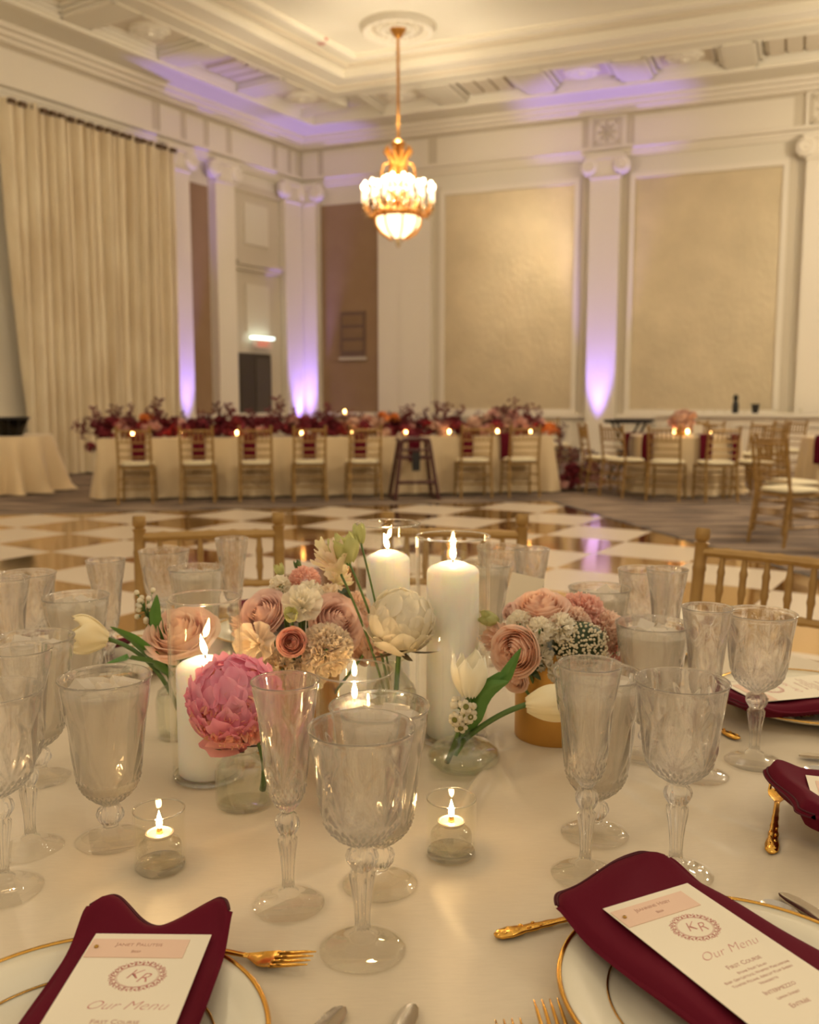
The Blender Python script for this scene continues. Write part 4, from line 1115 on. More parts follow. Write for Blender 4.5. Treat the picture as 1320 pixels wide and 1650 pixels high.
def votive(x, y, label):
    v = thing('tealight_holder', label, 'candle holder', (x, y, TZ), 0, 'glass tealight holders in front')
    r = .0268
    MB().lathe([(0, .0005), (r - .003, .0005), (r, .003), (r, .064), (r - .0009, .065), (r - .0018, .064), (r - .0020, .010), (r - .005, .0075), (0, .0075)], 56).build('glass_cup', M['cup'], v)
    MB().lathe([(r - .0016, .0642), (r + .0002, .0645), (r, .0656), (r - .0009, .066), (r - .0018, .0654)], 56, closed=True).build('rim', M['glass_rim'], v, sharp=0)
    MB().lathe([(0, .001), (r - .003, .001), (r - .0006, .0035), (r - .0015, .0068), (0, .0072)], 48).build('base', M['glass_rim'], v, sharp=0)
    cell = MB().lathe([(0, .0078), (.0205, .0078), (.0222, .0095), (.0225, .013), (.0218, .0145), (.0225, .016), (.0218, .0185), (.0225, .021), (.0222, .0255), (.0205, .029), (.0165, .0315), (.0135, .033), (.0128, .036), (0, .0362)], 48, mod=lambda a, z, k: 0)
    ce = cell.build('oil_cell', M['oil'], v, sharp=0)
    MB().lathe([(0, .0362), (.0135, .0362), (.0146, .0375), (.0146, .0395), (.0128, .0402), (.0118, .0385), (.006, .0388), (0, .039)], 40).build('cap', M['tin'], ce)
    MB().lathe([(0, .039), (.0035, .039), (.003, .0425), (.0016, .0445), (0, .0445)], 12).build('wick', M['brass'], ce)
    f = flame_mesh(.020).build('flame', M['flame'], v, sharp=0); f.location = (0, 0, .0435)
votive(-.262, .928, 'lit tealight holder at the left, in front of the iced water goblet')
votive(.045, .955, 'lit tealight holder in front of the round bulb vase')

# ================================================================== BUD VASES
def bud_vase(x, y, prof, label, cat='bottle', m='bottle', wl=None, name='bud_vase'):
    v = thing(name, label, cat, (x, y, TZ), 0)
    t = .0018
    inner = [(max(0, r - t), z + (.004 if z < .004 else 0)) for r, z in prof[::-1]]
    out = [(0, .0004)] + prof + [(prof[-1][0] - t * .5, prof[-1][1] + .0008)] + inner[:-1] + [(0, max(.005, inner[-1][1]))]
    MB().lathe(out, 56).build('glass_body', M[m], v, sharp=0)
    if wl:
        w = [(0, .0058)] + [(max(.002, r - t - .0008), max(z, .006)) for r, z in prof if z < wl]
        rr = w[-1][0]; w += [(rr, wl), (0, wl)]
        MB().lathe(w, 40).build('water', M['water'], v, sharp=0)
    return v
bud_vase(-.201, 1.084, [(.031, .0005), (.034, .003), (.035, .012), (.035, .044), (.032, .053), (.024, .059), (.0175, .062), (.0165, .066), (.019, .069)], 'squat round-shouldered bud bottle holding the pink peony', wl=.040)
bud_vase(-.338, 1.315, [(.028, .0005), (.031, .003), (.032, .02), (.032, .055), (.028, .069), (.015, .080), (.0115, .090), (.0115, .098), (.0145, .101)], 'clear bud bottle at the left holding blush rose and cream tulip', wl=.06)
bud_vase(-.022, 1.262, [(.030, .0005), (.033, .003), (.034, .02), (.034, .075), (.028, .094), (.0145, .112), (.0115, .12), (.0115, .128), (.0165, .131)], 'clear bud bottle holding white peony and lisianthus stems', wl=.085)
bud_vase(.072, 1.190, [(.012, .0005), (.026, .0012), (.038, .006), (.046, .014), (.048, .021), (.045, .028), (.036, .036), (.022, .042), (.0135, .0465), (.012, .052), (.0135, .058), (.016, .0605)], 'low round bulb-shaped glass vase holding white tulips', wl=.022)
bud_vase(-.082, 1.062, [(.016, .0005), (.019, .003), (.0195, .015), (.0195, .06), (.015, .072), (.009, .08), (.009, .088), (.011, .09)], 'slim dark green glass bottle behind the frontmost goblet', m='greenglass')
def gold_vase(x, y, r, h, label):
    v = thing('gold_vase', label, 'vase', (x, y, TZ), 0, 'brushed gold cylinder vases')
    MB().lathe([(0, 0), (r - .001, 0), (r, .002), (r, h - .001), (r - .001, h), (r - .002, h - .001), (r - .002, .006), (0, .006)], 72).build('vase_wall', M['goldvase'], v)
    MB().ball((0, 0, h - .012), r - .004, 20, 8, (1, 1, .3)).build('foam', M['darkleaf'], v)
gold_vase(-.158, 1.315, .056, .122, 'brushed gold cylinder vase under the large left rose arrangement')
gold_vase(.211, 1.322, .056, .135, 'brushed gold cylinder vase under the right rose arrangement')
tc2 = MB().box(-.03, -.0006, 0, .03, .0006, .062, Matrix.Identity(4)).build('place_card', M['card']); tc2.location = (.19, 1.56, TZ + .13)
tc2.rotation_euler = (-.1, .25, .2); tag(tc2, 'plain cream card standing behind the right rose arrangement', 'card')
st_ = MB().tube([(0, 0, -.13), (0, 0, 0)], .002, 6); s_o = st_.build('card_holder', M['brass'], tc2)

# ================================================================== FLOWERS
def fl_rose(R, seed=1, open_=1.0, layers=8, depth=1.0):
    Rr = random.Random(seed); mb = MB(); layers = 11
    for L in range(layers):
        f = L / (layers - 1); n = 3 if L < 3 else (4 if L < 6 else 5)
        rm = R * (.12 + .80 * f); Ht = R * depth * (.92 - .10 * f - .34 * f ** 2.2 * open_); zb = -R * (.30 + .12 * (1 - f))
        cu = R * (.30 * max(0, f - .35) * open_); close = .42 * max(0, .75 - f)
        for k in range(n):
            ph = 2 * PI * (k + .5 * (L % 2)) / n + L * .9 + Rr.uniform(-.2, .2); jr = Rr.uniform(.95, 1.05); jz = Rr.uniform(-.05, .05) * R; tip = Rr.uniform(-.25, .25); rf_ = Rr.uniform(.6, 1.4)
            Wd = 2 * PI / n * .68
            def fn(u, v):
                x = 2 * u - 1
                r = rm * jr * (1 - (1 - min(1, v * 1.5)) ** 2 * .9) * (1 - close * v ** 3)
                lip = max(0, v - .68) / .32
                r += cu * lip ** 1.6 * (1.1 - .35 * abs(x)) + .05 * R * x * x * f
                w = Wd * (.35 + .65 * sin(PI * min(.5, v * .75)))
                edge = (1 - abs(x) ** 3 * .22 * v)
                z = zb + (Ht - zb) * (v * edge) + jz * v - cu * .75 * lip ** 2 + R * .022 * rf_ * lip * sin(6 * (x + tip)) - R * .05 * lip * (1 - min(1, abs(x + tip) * 4)) * -.6
                return (r * cos(ph + x * w), r * sin(ph + x * w), z)
            mb.grid(fn, 10, 9)
    def core(u, v):
        a = u * 6.4 * PI; r = R * (.015 + .17 * u) * (1 - .30 * v); return (r * cos(a), r * sin(a), R * (-.1 + 1.0 * v * (1 - .06 * u)))
    mb.grid(core, 80, 4)
    return mb
def fl_ruffle(R, n=70, seed=1, dome=1.25, fr=5, wid=.55, depth=.5):
    Rr = random.Random(seed); mb = MB()
    for k in range(n):
        z = 1 - dome * (k + .5) / n; a = k * 2.39996; r = math.sqrt(max(0, 1 - z * z)); d = Vector((r * cos(a), r * sin(a), z)).normalized()
        b = d.orthogonal().normalized(); b = (Matrix.Rotation(Rr.uniform(0, PI), 4, d) @ b); up = d.cross(b)
        ln = R * Rr.uniform(.88, 1.06); w = R * wid * Rr.uniform(.8, 1.2); p1, p2 = Rr.uniform(0, 6), Rr.uniform(0, 6); cv = Rr.uniform(-.2, .2)
        def fn(u, v):
            x = 2 * u - 1; s = (1 - depth) + depth * v
            wob = up * (R * .085 * v * (sin(fr * x * 1.6 + p1) + .5 * sin(fr * 3.1 * x + p2)))
            return d * (ln * s * (1 - .10 * x * x) + R * .035 * v * sin(9 * x + p2)) + b * (x * w * (.25 + .75 * v) * .5) + wob + up * (cv * R * x * x * v)
        mb.grid(fn, 14, 3)
    return mb
def fl_peony(R, n=62, seed=1, top=1, bot=-.75, size=.62, jag=.10, lift=.10):
    Rr = random.Random(seed); mb = MB()
    for k in range(n):
        f = (k + .5) / n; z = top * .99 + (bot - top) * f; a = k * 2.39996; r = math.sqrt(max(0, 1 - z * z)); d = Vector((r * cos(a), r * sin(a), z)).normalized()
        upv = Vector((0, 0, 1)) - d * d.z
        if upv.length < .12: upv = d.orthogonal()
        upv.normalize(); upv = Matrix.Rotation(Rr.uniform(-.5, .5), 4, d) @ upv; b = upv.cross(d)
        s = R * size * Rr.uniform(.75, 1.2); p1 = Rr.uniform(0, 6); rb = Rr.uniform(.90, .99); lf = lift * Rr.uniform(.2, 1.6)
        def fn(u, v):
            x = 2 * u - 1; wv = sin(PI * min(.98, .28 + .55 * v)) 
            y = (v - .55) * s * (1 - .22 * x * x) + (jag * s * (abs(((x * 3.5 + p1) % 1) - .5) * 2 - .5) if v > .9 else 0)
            q = d * R + b * (x * s * .52 * wv) + upv * y
            q = q.normalized() * R * (rb + lf * v * v + .05 * x * x - .02 * sin(5 * x + p1) * v)
            return q
        mb.grid(fn, 8, 6)
    return mb
def fl_tulip(R, L, seed=1, open_=0., petals=6):
    Rr = random.Random(seed); mb = MB()
    for k in range(petals):
        ph = 2 * PI * k / petals + .2; inner = k % 2; jr = (.90 if inner else 1.0); op = open_ * Rr.uniform(.5, 1.4); jl = Rr.uniform(.93, 1.03)
        def fn(u, v):
            x = 2 * u - 1
            pr = (.16 + .84 * sin(PI * min(1, v * 1.05 + .0) * .56 + .25) ** 1.0) if v < .55 else None
            prof = sin(PI * (.10 + .62 * v)) ** .85
            r = R * jr * prof * (1 + op * v * v) - R * .10 * x * x * v
            wd = 1.02 * (sin(PI * (.22 + .70 * v)) ** .7) * (1 - .55 * max(0, v - .8) / .2)
            return (r * cos(ph + x * wd * .78), r * sin(ph + x * wd * .78), L * jl * v * (1 - .02 * x * x) + (L * .035 * (1 - x * x) * v ** 6) + .002 * sin(6 * x))
        mb.grid(fn, 8, 14)
    mb.ball((0, 0, .002), R * .3, 10, 6, (1, 1, .5))
    return mb
def fl_open(R, n=9, seed=1, cup=.5, ruff=.10, layers=2):    # open lisianthus / stock floret
    Rr = random.Random(seed); mb = MB()
    for L in range(layers):
        s = 1 - .32 * L
        for k in range(n):
            ph = 2 * PI * (k + .5 * L) / n + Rr.uniform(-.2, .2); p1 = Rr.uniform(0, 6); c_ = cup * Rr.uniform(.7, 1.3) + .35 * L
            def fn(u, v):
                x = 2 * u - 1; r = R * s * (.08 + .92 * v) * (1 - .10 * x * x); z = R * c_ * (v ** .7) + R * ruff * v * sin(6 * x + p1) + .02 * R * L
                a = ph + x * (PI / n * 1.25); return (r * cos(a) * (1 - .18 * c_ * v), r * sin(a) * (1 - .18 * c_ * v), z)
            mb.grid(fn, 8, 5)
    return mb
def stem_pts(p0, p1, bend=(0, 0, 0), n=10):
    p0, p1, b = Vector(p0), Vector(p1), Vector(bend); mid = (p0 + p1) / 2 + b; o = []
    for i in range(n + 1):
        t = i / n; o.append(p0 * (1 - t) ** 2 + mid * 2 * t * (1 - t) + p1 * t * t)
    return o
def flower(name, label, cat, pos, direction, parts, spin=0, stem=None, group=None):
    """parts: list of (part name, MB, material). stem: (end point, bend, radius)"""
    f = thing(name, label, cat, pos, 0, group); mt = rot_to(direction, spin)
    for nm, mb, m in parts:
        q = MB(); q.merge(mb, mt); q.build(nm, M[m], f, sharp=0)
    if stem:
        e_, b_, r_ = stem; e_ = Vector(e_) - Vector(pos)
        MB().tube(stem_pts(mt @ Vector((0, 0, 0)), e_, b_), r_, 8).build('stem', M['stem'], f, sharp=0)
    return f
def sepals(R, n=5, L=1.0, drop=.2):
    mb = MB()
    for k in range(n):
        a = 2 * PI * k / n; 
        def fn(u, v):
            x = 2 * u - 1; r = R * (.1 + L * v); return (r * cos(a + x * .35 * (1 - v)), r * sin(a + x * .35 * (1 - v)), R * (-.1 - drop * v + .3 * v * v))
        mb.grid(fn, 3, 5)
    mb.ball((0, 0, -.1 * R), R * .25, 8, 5)
    return mb
def blade(pts, w, fold=.25):
    pts = [Vector(p) for p in pts]; mb = MB(); n = len(pts) - 1
    side = Vector((1, -.25, .1)).normalized()
    def fn(u, v):
        k = min(n - 1, int(v * n)); t = v * n - k; p = pts[k].lerp(pts[k + 1], t); d = (pts[k + 1] - pts[k]).normalized()
        s = (side - d * side.dot(d)).normalized(); nn = d.cross(s); x = 2 * u - 1
        ww = w * (sin(PI * min(1, (.12 + .88 * v)) ) ** .75 + .02)
        return p + s * x * ww + nn * abs(x) * ww * fold
    mb.grid(fn, 6, 24); return mb
CAMV = Vector((0, 0, CAM_H))
def toward(p, k=1.0, add=(0, 0, 0)): return ((CAMV - Vector(p)).normalized() * k + Vector(add)).normalized()

# pink peony in the squat bottle
p = Vector((-.209, 1.075, .890)); R = .0555
f = flower('peony', 'large pink and peach peony in the squat bud bottle at the left', 'peony', p, (-.12, -.42, .9),
       [('inner_petals', fl_peony(R * .95, 84, 3, 1, -.12, .46, .22, .14), 'p_pink'), ('ruffled_petals', fl_ruffle(R * 1.0, 110, 8, 1.42, 5, .34, .5), 'p_peach'),
        ('outer_petals', fl_peony(R * 1.02, 9, 5, -.30, -.92, 1.25, .05, .10), 'p_guard')], stem=((-.180, 1.090, .775), (.03, 0, 0), .0042))
# the ruffled peach part sits low, towards the viewer
for ch in f.children:
    if ch.name.startswith('ruffled_petals'): ch.location = (.003, -.003, -.004); ch.scale = (.95, .95, .95)
sp_ = MB().merge(sepals(.03), Matrix.Translation((.004, .006, -.052))); sp_.build('sepals', M['darkleaf'], f, sharp=0)
# blush rose, cream tulip and wax flowers in the left bud bottle
f = flower('rose', 'large open blush rose left of the left cylinder vase', 'rose', (-.331, 1.325, .902), (-.10, -.55, .95), [('petals', fl_rose(.050, 4, 1.1, 9, .9), 'p_rose')], stem=((-.338, 1.315, .775), (.0, 0, 0), .003))
MB().merge(sepals(.03, 5, 1.1, .5), Matrix.Translation((0, 0, -.022))).build('sepals', M['leaf'], f, sharp=0)
f = flower('tulip', 'cream tulip leaning left above the iced water goblets', 'tulip', (-.441, 1.325, .903), (-.88, -.35, .28), [('petals', fl_tulip(.026, .050, 5, .25), 'p_tulip2')], stem=((-.338, 1.315, .80), (.02, 0, .035), .0035))
lf_ = [((-.345, 1.31, .85), (-.37, 1.30, .885), (-.395, 1.295, .91), (-.425, 1.29, .930)), ((-.345, 1.31, .85), (-.365, 1.295, .875), (-.40, 1.285, .885), (-.43, 1.28, .878)), ((-.345, 1.325, .86), (-.365, 1.32, .90), (-.368, 1.315, .94), (-.362, 1.31, .972))]
for q in lf_:
    o = blade([Vector(x) - Vector((-.441, 1.325, .903)) for x in q], .011).build('leaf', M['leaf'], f, sharp=0)
def wax_sprig(name, label, base, centre, n, R, seed, group=None, size=.0058, openf=True):
    Rr = random.Random(seed); w = thing(name, label, 'wax flower', base); base = Vector(base); c = Vector(centre) - base
    st = MB(); fl = MB(); ce = MB(); lv = MB()
    st.tube(stem_pts((0, 0, 0), c, (.004, 0, 0)), .0014, 6)
    for k in range(n):
        d = Vector((Rr.uniform(-1, 1), Rr.uniform(-1, .6), Rr.uniform(-.8, 1))); d = d.normalized() * R * Rr.uniform(.45, 1.0); q = c + Vector((d.x * .85, d.y * .7, d.z * 1.15))
        st.tube([c * .72, (c * .8 + q * .2), q], .0007, 5)
        fd = (d.normalized() + toward(base) * .9).normalized(); mt = Matrix.Translation(q) @ rot_to(fd, Rr.uniform(0, 6))
        if openf and k % 3 != 2:
            for j in range(5):
                a = 2 * PI * j / 5; t_ = MB().ball((0, 0, 0), size * .52, 8, 5, (1, 1, .4)); fl.merge(t_, mt @ Matrix.Translation((cos(a) * size * .72, sin(a) * size * .72, .0006)))
            ce.merge(MB().lathe([(0, -.004), (size * .3, -.003), (size * .5, .0008), (size * .3, .0004), (0, -.0002)], 10), mt @ Matrix.Translation((0, 0, size * .22)))
        else:
            fl.merge(MB().ball((0, 0, 0), size * .62, 8, 6), mt); ce.merge(MB().ball((0, 0, -size * .55), size * .42, 6, 5), mt)
        if k % 2: lv.merge(MB().ball((0, 0, 0), .006, 6, 4, (.25, .2, 1.2)), Matrix.Translation(q - d * .3) @ rot_to(d))
    st.build('sprig', M['stem'], w, sharp=0); fl.build('petals', M['p_white'], w, sharp=0); ce.build('centres', M['waxc'], w, sharp=0); lv.build('leaves', M['leaf'], w, sharp=0)
wax_sprig('wax_flower_sprig', 'white wax flower sprig right of the cream tulip, left bud bottle', (-.343, 1.325, .80), (-.388, 1.345, .938), 26, .032, 5, openf=False, size=.0066)
wax_sprig('wax_flower_sprig', 'white wax flower sprig in the round bulb vase under the tulip', (.062, 1.185, .80), (.068, 1.165, .850), 17, .023, 9, size=.0078)
# tulips of the bulb vase
f = flower('tulip', 'upright white tulip in the round bulb vase', 'tulip', (.077, 1.170, .868), (.03, -.02, 1), [('petals', fl_tulip(.0235, .054, 2, .12), 'p_tulip')], stem=((.050, 1.195, .768), (.006, 0, 0), .0038))
for q in (((.058, 1.19, .78), (.078, 1.185, .83), (.100, 1.18, .872), (.125, 1.175, .893), (.144, 1.17, .932)), ((.066, 1.19, .80), (.084, 1.175, .835), (.092, 1.17, .865), (.108, 1.165, .882), (.128, 1.16, .890))):
    blade([Vector(x) - Vector((.077, 1.17, .868)) for x in q], .0115, .35).build('leaf', M['leaf'], f, sharp=0)
f = flower('tulip', 'white tulip lying sideways across the gold vase', 'tulip', (.152, 1.165, .858), (.97, -.15, .14), [('petals', fl_tulip(.026, .062, 7, -.05), 'p_tulip2')], stem=((.062, 1.192, .79), (.0, -.005, .018), .0038))
# white peony and lisianthus in the middle bottle
f = flower('peony', 'white peony before the tall pillar candle', 'peony', (-.012, 1.245, .948), (.0, -.12, 1), [('petals', fl_peony(.043, 64, 11, 1, -.7, .70, .07, .10), 'p_white'), ('outer_petals', fl_peony(.046, 11, 13, -.15, -.85, .95, .05, .10), 'p_white')],
       stem=((-.022, 1.262, .79), (0, 0, 0), .0035))
MB().merge(sepals(.042, 5, 1.15, .35), Matrix.Translation((0, -.004, -.034))).build('sepals', M['sepal'], f, sharp=0)
f = flower('lisianthus', 'pale blush lisianthus bloom on a long bare stem', 'lisianthus', (-.094, 1.25, 1.014), (-.38, -.25, .75), [('petals', fl_open(.034, 7, 4, .95, .08, 2), 'p_lis')], stem=((-.026, 1.262, .81), (.006, 0, .015), .0017))
f = flower('lisianthus', 'greenish cream lisianthus bloom above the blush one', 'lisianthus', (-.083, 1.25, 1.030), (-.22, -.1, 1), [('petals', fl_tulip(.020, .038, 3, .35, 6), 'p_green')], stem=((-.026, 1.262, .83), (.012, 0, .010), .0017))
MB().merge(sepals(.016, 5, .8, -.5), Matrix.Translation((0, 0, 0))).build('sepals', M['leaf'], f, sharp=0)
f = flower('lisianthus', 'closed green lisianthus bud on the tallest stem', 'lisianthus', (-.066, 1.25, 1.056), (-.12, 0, 1), [('petals', fl_tulip(.0095, .026, 6, 0, 5), 'p_green')], stem=((-.026, 1.262, .86), (.004, 0, .0), .0014))

# dome arrangements
def dome(p, c, k=.8): 
    p, c = Vector(p), Vector(c); return ((p - c).normalized() + toward(p) * .45 * k).normalized()
C1 = Vector((-.158, 1.315, .895)); C2 = Vector((.211, 1.322, .905))
def add(kind, px, py, Y, rp, m, label, cat, c, seed=1, nm=None, dirn=None, **kw):
    p = at(px, py, Y); R = rp / (FPX / (Y * _c - (p.z - CAM_H) * _s)); d = dirn or dome(p, c)
    mk = {'rose': lambda: fl_rose(R, seed, kw.get('open_', 1.0), 8), 'ruffle': lambda: fl_ruffle(R, kw.get('n', 70), seed), 'open': lambda: fl_open(R * 1.1, 7, seed, .5, .12, 3),
          'bud': lambda: fl_tulip(R, R * 2.3, seed, .1, 5), 'stock': lambda: fl_ruffle(R, 34, seed, 1.3, 3, .8, .6)}[kind]()
    e_ = c + Vector((0, 0, -.10)) + (p - c) * .25
    f = flower(nm or cat.replace(' ', '_'), label, cat, p - d * R * .3, d, [('petals', mk, m)], spin=seed, stem=(e_, (0, 0, 0), .0022))
    return f
A1 = 'in the left rose arrangement'; A2 = 'in the right rose arrangement'
add('rose', 425, 988, 1.27, 40, 'p_dusty', 'dusty pink rose at the upper left ' + A1, 'rose', C1, 2)
add('rose', 543, 1002, 1.27, 46, 'p_dusty', 'dusty pink rose at the right ' + A1, 'rose', C1, 5, open_=1.2)
add('rose', 583, 1030, 1.31, 38, 'p_rose', 'blush rose half behind the others at the right ' + A1, 'rose', C1, 8)
add('ruffle', 530, 1047, 1.225, 44, 'p_cream', 'large cream carnation at the front ' + A1, 'carnation', C1, 3, n=110)
add('ruffle', 452, 1082, 1.235, 36, 'p_cream', 'cream carnation lowest over the gold vase ' + A1, 'carnation', C1, 6)
add('ruffle', 498, 1090, 1.235, 30, 'p_cream', 'cream carnation hanging over the vase rim, centre ' + A1, 'carnation', C1, 16)
add('open', 413, 1038, 1.235, 38, 'p_cream', 'open cream lisianthus at the left front ' + A1, 'lisianthus', C1, 4)
add('rose', 470, 1035, 1.215, 25, 'p_coral', 'small coral spray rose at the front ' + A1, 'rose', C1, 7, open_=.5)
add('open', 487, 975, 1.25, 34, 'p_white', 'white ruffled lisianthus near the top centre ' + A1, 'lisianthus', C1, 9)
add('bud', 470, 995, 1.235, 12, 'p_green', 'small pale green bud beneath the white lisianthus ' + A1, 'lisianthus bud', C1, 2)
add('stock', 450, 940, 1.30, 19, 'p_white', 'small white ruffled bloom at the top left ' + A1, 'stock flower', C1, 2)
add('ruffle', 492, 930, 1.32, 26, 'p_coral', 'pink ruffled bloom at the top ' + A1, 'carnation', C1, 12, n=50)
add('bud', 453, 925, 1.33, 8, 'p_green', 'upright green bud at the top left ' + A1, 'lisianthus bud', C1, 5, dirn=Vector((-.35, 0, 1)))
add('bud', 481, 915, 1.34, 6, 'stem', 'tiny upright green bud at the top ' + A1, 'lisianthus bud', C1, 8, dirn=Vector((-.25, 0, 1)))
add('stock', 500, 955, 1.29, 26, 'p_white', 'white stock bloom behind the rose ' + A1, 'stock flower', C1, 22)
add('open', 543, 935, 1.34, 26, 'p_lis', 'cream lisianthus facing away at the top right ' + A1, 'lisianthus', C1, 14)
add('stock', 540, 962, 1.31, 30, 'p_cream', 'cream stock bloom at the upper right ' + A1, 'stock flower', C1, 15)
add('ruffle', 578, 975, 1.34, 26, 'p_peach2', 'peach carnation at the back right ' + A1, 'carnation', C1, 18, n=50)
add('open', 600, 1045, 1.27, 28, 'p_peach2', 'blush lisianthus beside the white peony ' + A1, 'lisianthus', C1, 19)
add('open', 400, 1010, 1.28, 28, 'p_rose', 'blush lisianthus at the far left ' + A1, 'lisianthus', C1, 23)
add('rose', 872, 978, 1.30, 44, 'p_rose', 'large blush rose on top ' + A2, 'rose', C2, 21, dirn=Vector((-.1, -.35, 1)), open_=1.2)
add('rose', 832, 1048, 1.245, 42, 'p_rose', 'blush rose at the left front ' + A2, 'rose', C2, 24, open_=.6)
add('ruffle', 945, 985, 1.33, 40, 'p_coral', 'pink carnation at the upper right ' + A2, 'carnation', C2, 25, n=90)
add('ruffle', 985, 1015, 1.32, 36, 'p_peach2', 'peach carnation at the right ' + A2, 'carnation', C2, 26, n=80)
add('ruffle', 1003, 1052, 1.32, 32, 'p_coral', 'pink carnation lowest at the right ' + A2, 'carnation', C2, 27, n=60)
add('ruffle', 930, 1000, 1.29, 28, 'p_peach2', 'peach carnation in the middle ' + A2, 'carnation', C2, 28, n=60)
add('stock', 905, 1012, 1.26, 26, 'p_white', 'white stock bloom in the centre ' + A2, 'stock flower', C2, 29)
add('stock', 868, 1014, 1.25, 24, 'p_white', 'white stock bloom between the two roses ' + A2, 'stock flower', C2, 30)
add('stock', 835, 1003, 1.27, 22, 'p_white', 'white stock bloom left of the top rose ' + A2, 'stock flower', C2, 31)
add('stock', 868, 1060, 1.26, 24, 'p_white', 'white stock bloom right of the left front rose ' + A2, 'stock flower', C2, 32)
add('stock', 902, 1088, 1.25, 20, 'p_white', 'white stock bloom hanging over the gold rim ' + A2, 'stock flower', C2, 33)
add('open', 806, 1030, 1.29, 30, 'p_rose', 'blush lisianthus at the far left ' + A2, 'lisianthus', C2, 34)
add('rose', 830, 1095, 1.245, 22, 'p_rose', 'small peach rose drooping over the left of the gold rim ' + A2, 'rose', C2, 37)
add('bud', 798, 1000, 1.30, 13, 'p_green', 'plump pale green bud at the upper left ' + A2, 'lisianthus bud', C2, 35)
add('rose', 822, 985, 1.31, 15, 'p_dusty', 'small dusty spray rose at the upper left ' + A2, 'rose', C2, 36)
# rice flower heads: one dense cluster
rf = thing('rice_flower', 'dense cluster of tiny ivory rice flower beads in the right rose arrangement', 'rice flower', at(936, 1040, 1.262))
bd = MB(); gr = MB(); Rr = random.Random(4)
for k in range(420):
    x, y = Rr.uniform(-1, 1), Rr.uniform(-1, 1)
    if x * x + y * y > 1: continue
    q = Vector((x * .040, -.016 * math.sqrt(max(0, 1 - x * x - y * y)) + .004, y * .032)); bd.ball(q, Rr.uniform(.0014, .0022), 6, 4)
gr.ball((0, .014, 0), .040, 16, 8, (.95, .55, .78))
b_ = bd.build('beads', M['bead'], rf, sharp=0); b_['kind'] = 'stuff'; gr.build('green_base', M['darkleaf'], rf, sharp=0)
MB().tube(stem_pts((0, .02, 0), (C2 + Vector((0, 0, -.08))) - rf.location), .003, 6).build('stem', M['stem'], rf)
# dark foliage tucked under the arrangements
lk = [(-.218, 1.262, .870), (-.145, 1.253, .862), (-.172, 1.250, .868), (-.120, 1.258, .866), (.165, 1.262, .868), (.185, 1.258, .880), (.222, 1.254, .880), (.26, 1.262, .876), (-.100, 1.30, .975)]
for k, q in enumerate(lk):
    o = blade([(0, 0, 0), (.004 * (-1) ** k, -.006, .006), (.010 * (-1) ** k, -.010, .004), (.017 * (-1) ** k, -.012, -.004)], .005).build('leaf', M['darkleaf'], None, sharp=0)
    o.name = 'tucked_leaf'; o.location = q; tag(o, 'dark green leaf tucked under the blooms of the ' + ('left' if q[0] < 0 else 'right') + ' rose arrangement', 'leaf', 'dark leaves of the ' + ('left' if q[0] < 0 else 'right') + ' arrangement')

# ================================================================== PLACE SETTINGS
def plate(x, y, label):
    p = thing('charger_plate', label, 'plate', (x, y, TZ), 0, 'gold-rimmed plates on the near table')
    MB().lathe([(0, .001), (.085, .001), (.095, .003), (.120, .011), (.1425, .0205), (.1432, .0218), (.1425, .0226), (.120, .0165), (.106, .0125), (.101, .0105), (.092, .0075), (.080, .0062), (0, .006)], 96).build('plate_body', M['china'], p, sharp=0)
    MB().lathe([(.1395, .02195), (.1427, .0212), (.1438, .0219), (.1427, .0233), (.1400, .0227)], 96, closed=True).build('gold_rim', M['gold'], p, sharp=0)
    MB().lathe([(.1015, .0108), (.1032, .0113), (.1030, .0124), (.1012, .0118)], 96, closed=True).build('gold_line', M['goldline'], p, sharp=0)
    return p
pl_ = plate(-.246, .627, 'gold-rimmed plate at the lower left corner of the picture')
dup(pl_, (.263, .693, TZ), 0, 'gold-rimmed plate at the lower right corner of the picture')
dup(pl_, (.634, 1.442, TZ), 0, 'gold-rimmed plate at the right edge, behind the farthest-right goblet')
dup(pl_, (.44, 1.80, TZ), 0, 'plate at the far right under the burgundy napkin, behind the iced water')
dup(pl_, (.602, 1.015, TZ), 0, 'plate beyond the right edge carrying the folded burgundy napkin')
dup(pl_, (-.56, 1.67, TZ), 0, 'plate at the far left behind the goblets')
dup(pl_, (-.265, 1.88, TZ), 0, 'plate before the left chair, behind the iced water goblet')

